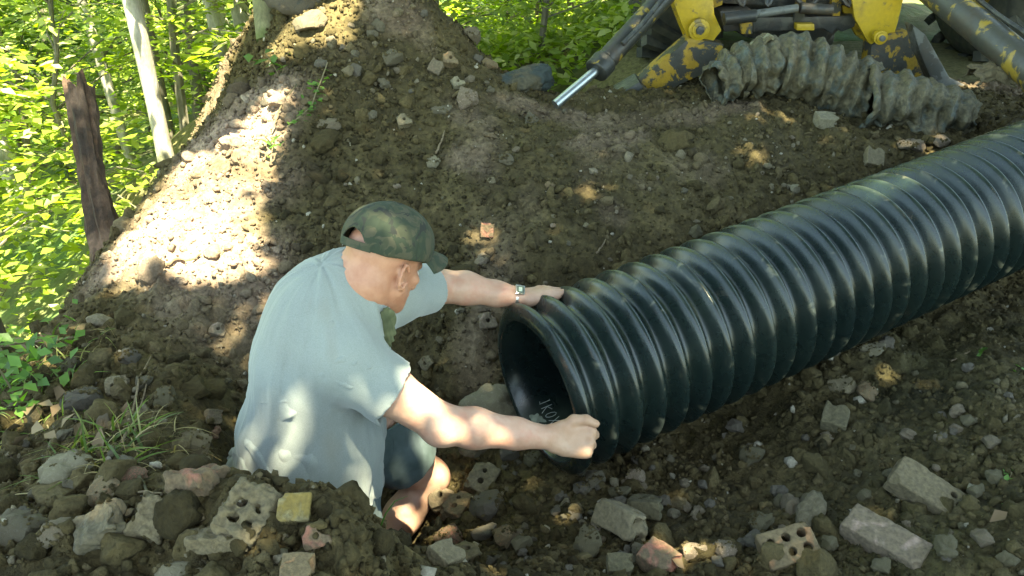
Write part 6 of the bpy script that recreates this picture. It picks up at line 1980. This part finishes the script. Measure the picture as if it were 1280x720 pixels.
# blade of grass beside the shin
g = P(478, 690, 1.62); g.z = max(g.z, Hs(g.x, g.y))
MB().tube([g, g + Vector((0.012, .006, .03)), g + Vector((.03, .012, .055)), g + Vector((.055, .012, .068))], [0.0018, 0.0015, 0.0012, 0.0004], 5).build("long_grass", WEED, None, smooth=True)
o = bpy.data.objects["long_grass"]; tag(o, "single long green grass blade in front of the man's shin", "grass blade"); recenter(o, g)
TW = bark("twig_bark", (0.13, 0.09, 0.05), (0.24, 0.18, 0.11), (0.09, 0.08, 0.04), 40)


def twig(pxs, rad, label, lift=0.008):
    pts = [G(a, b)[0] + Vector((0, 0, lift + rad)) for a, b in pxs]; g = pts[0].copy()
    fine = []
    for i in range(len(pts) - 1):
        for f in (0, .33, .66): fine.append(pts[i].lerp(pts[i + 1], f) + Vector((0.0015 * math.sin(i * 5 + f * 7), 0, 0.002 * math.cos(i * 3 + f * 9))))
    fine.append(pts[-1])
    o = MB().tube([p - g for p in fine], [rad * (1 - 0.5 * k / len(fine)) for k in range(len(fine))], 7).build("twig", TW, None, smooth=True, loc=g); tag(o, label, "twig")
twig([(207, 337), (222, 328), (240, 330), (252, 322)], 0.007, "short dead twig on the sunlit patch of the left slope")
twig([(155, 560), (168, 520), (176, 478), (190, 452)], 0.0035, "long thin root running up the left bank past the small two-holed brick", 0.012)
twig([(170, 548), (180, 506), (186, 478)], 0.0028, "thin root beside the longer one on the left bank", 0.012)
twig([(0, 446), (40, 440), (95, 434)], 0.004, "pale straight twig at the left edge above the weeds", 0.03)
twig([(150, 622), (175, 622), (205, 624)], 0.0028, "yellow grass stem lying across the rubble right of the boulder", 0.012)
twig([(168, 585), (178, 606), (186, 622)], 0.004, "curved dead stem hanging from the grass tuft", 0.012)
twig([(745, 320), (752, 312), (757, 302)], 0.004, "short twig on the slope left of the pipe", 0.006)
twig([(340, 170), (355, 135), (372, 112)], 0.004, "thin twig beside the leaves on the heap", 0.02)
twig([(1188, 455), (1200, 448), (1212, 442)], 0.0028, "short pale stick by the bright green sprout", 0.008)
twig([(545, 195), (552, 180), (556, 166)], 0.005, "thin stick standing in the soil above the cap", 0.006)
# dead leaves
t = NT("dead_leaf"); q = t.objrand(); DEAD = t.set(base=t.ramp(q, [(0, (0.11, 0.07, 0.035)), (1, (0.22, 0.16, 0.085))]), rough=0.8)
rd_ = np.random.default_rng(8)
LV, LF = leaf_cards(np.zeros((1, 3)), 0.05, rd_, 0.25, .6, .35)
lme = me_from("dead_leaf", LV, LF, DEAD)
for k, (a, b) in enumerate([(60, 515), (72, 522), (50, 545), (88, 535), (40, 520), (20, 545), (100, 548), (75, 500), (95, 425), (110, 428), (130, 560), (66, 555), (30, 560), (845, 712), (1245, 655), (160, 520), (60, 432), (12, 425)]):
    g, n = G(a, b); o = bpy.data.objects.new("dead_leaf", lme); link(o); o.location = g + Vector((0, 0, 0.022)); o.rotation_euler = (rr.uniform(-.6, .6), rr.uniform(-.6, .6), rr.uniform(0, 6)); s = rr.uniform(.6, 1.2); o.scale = (s, s, s)
    tag(o, "brown dead leaf lying on the dug soil", "leaf", "dead leaves on the soil")

# mossy trunk and dark hollow at the very top of the heap
root = empty("mossy_trunk", P(330, 40, 4.2)); tag(root, "mossy grey trunk leaning at the very top of the heap, cut by the picture's edge", "tree trunk")
ps, rd2 = trunk_mesh(P(332, 52, 4.2) - root.location, P(338, -160, 4.35) - root.location, 0.055, 0.12, 0.01, 5)
MB().tube(ps, [0.045 + 0.11 * i / len(ps) for i in range(len(ps))], 16).build("trunk", bark("mossy_bark", (0.13, 0.125, 0.07), (0.19, 0.185, 0.10), (0.10, 0.12, 0.04), 12), root, smooth=True, angle=80)
place('boulder', 'r1', 'dark', 385, -12, 0.17, 20, 10, "black lump standing in for a dark hollow at the top edge beside the mossy trunk", 'stone', sink=0.1)  # dark lump added in place of a shadowed hollow
place('stone', 's0', 'brown', 392, 32, 0.080, 20, 10, "flat sunlit brownish stone at the top of the heap", 'stone', sink=0.25)
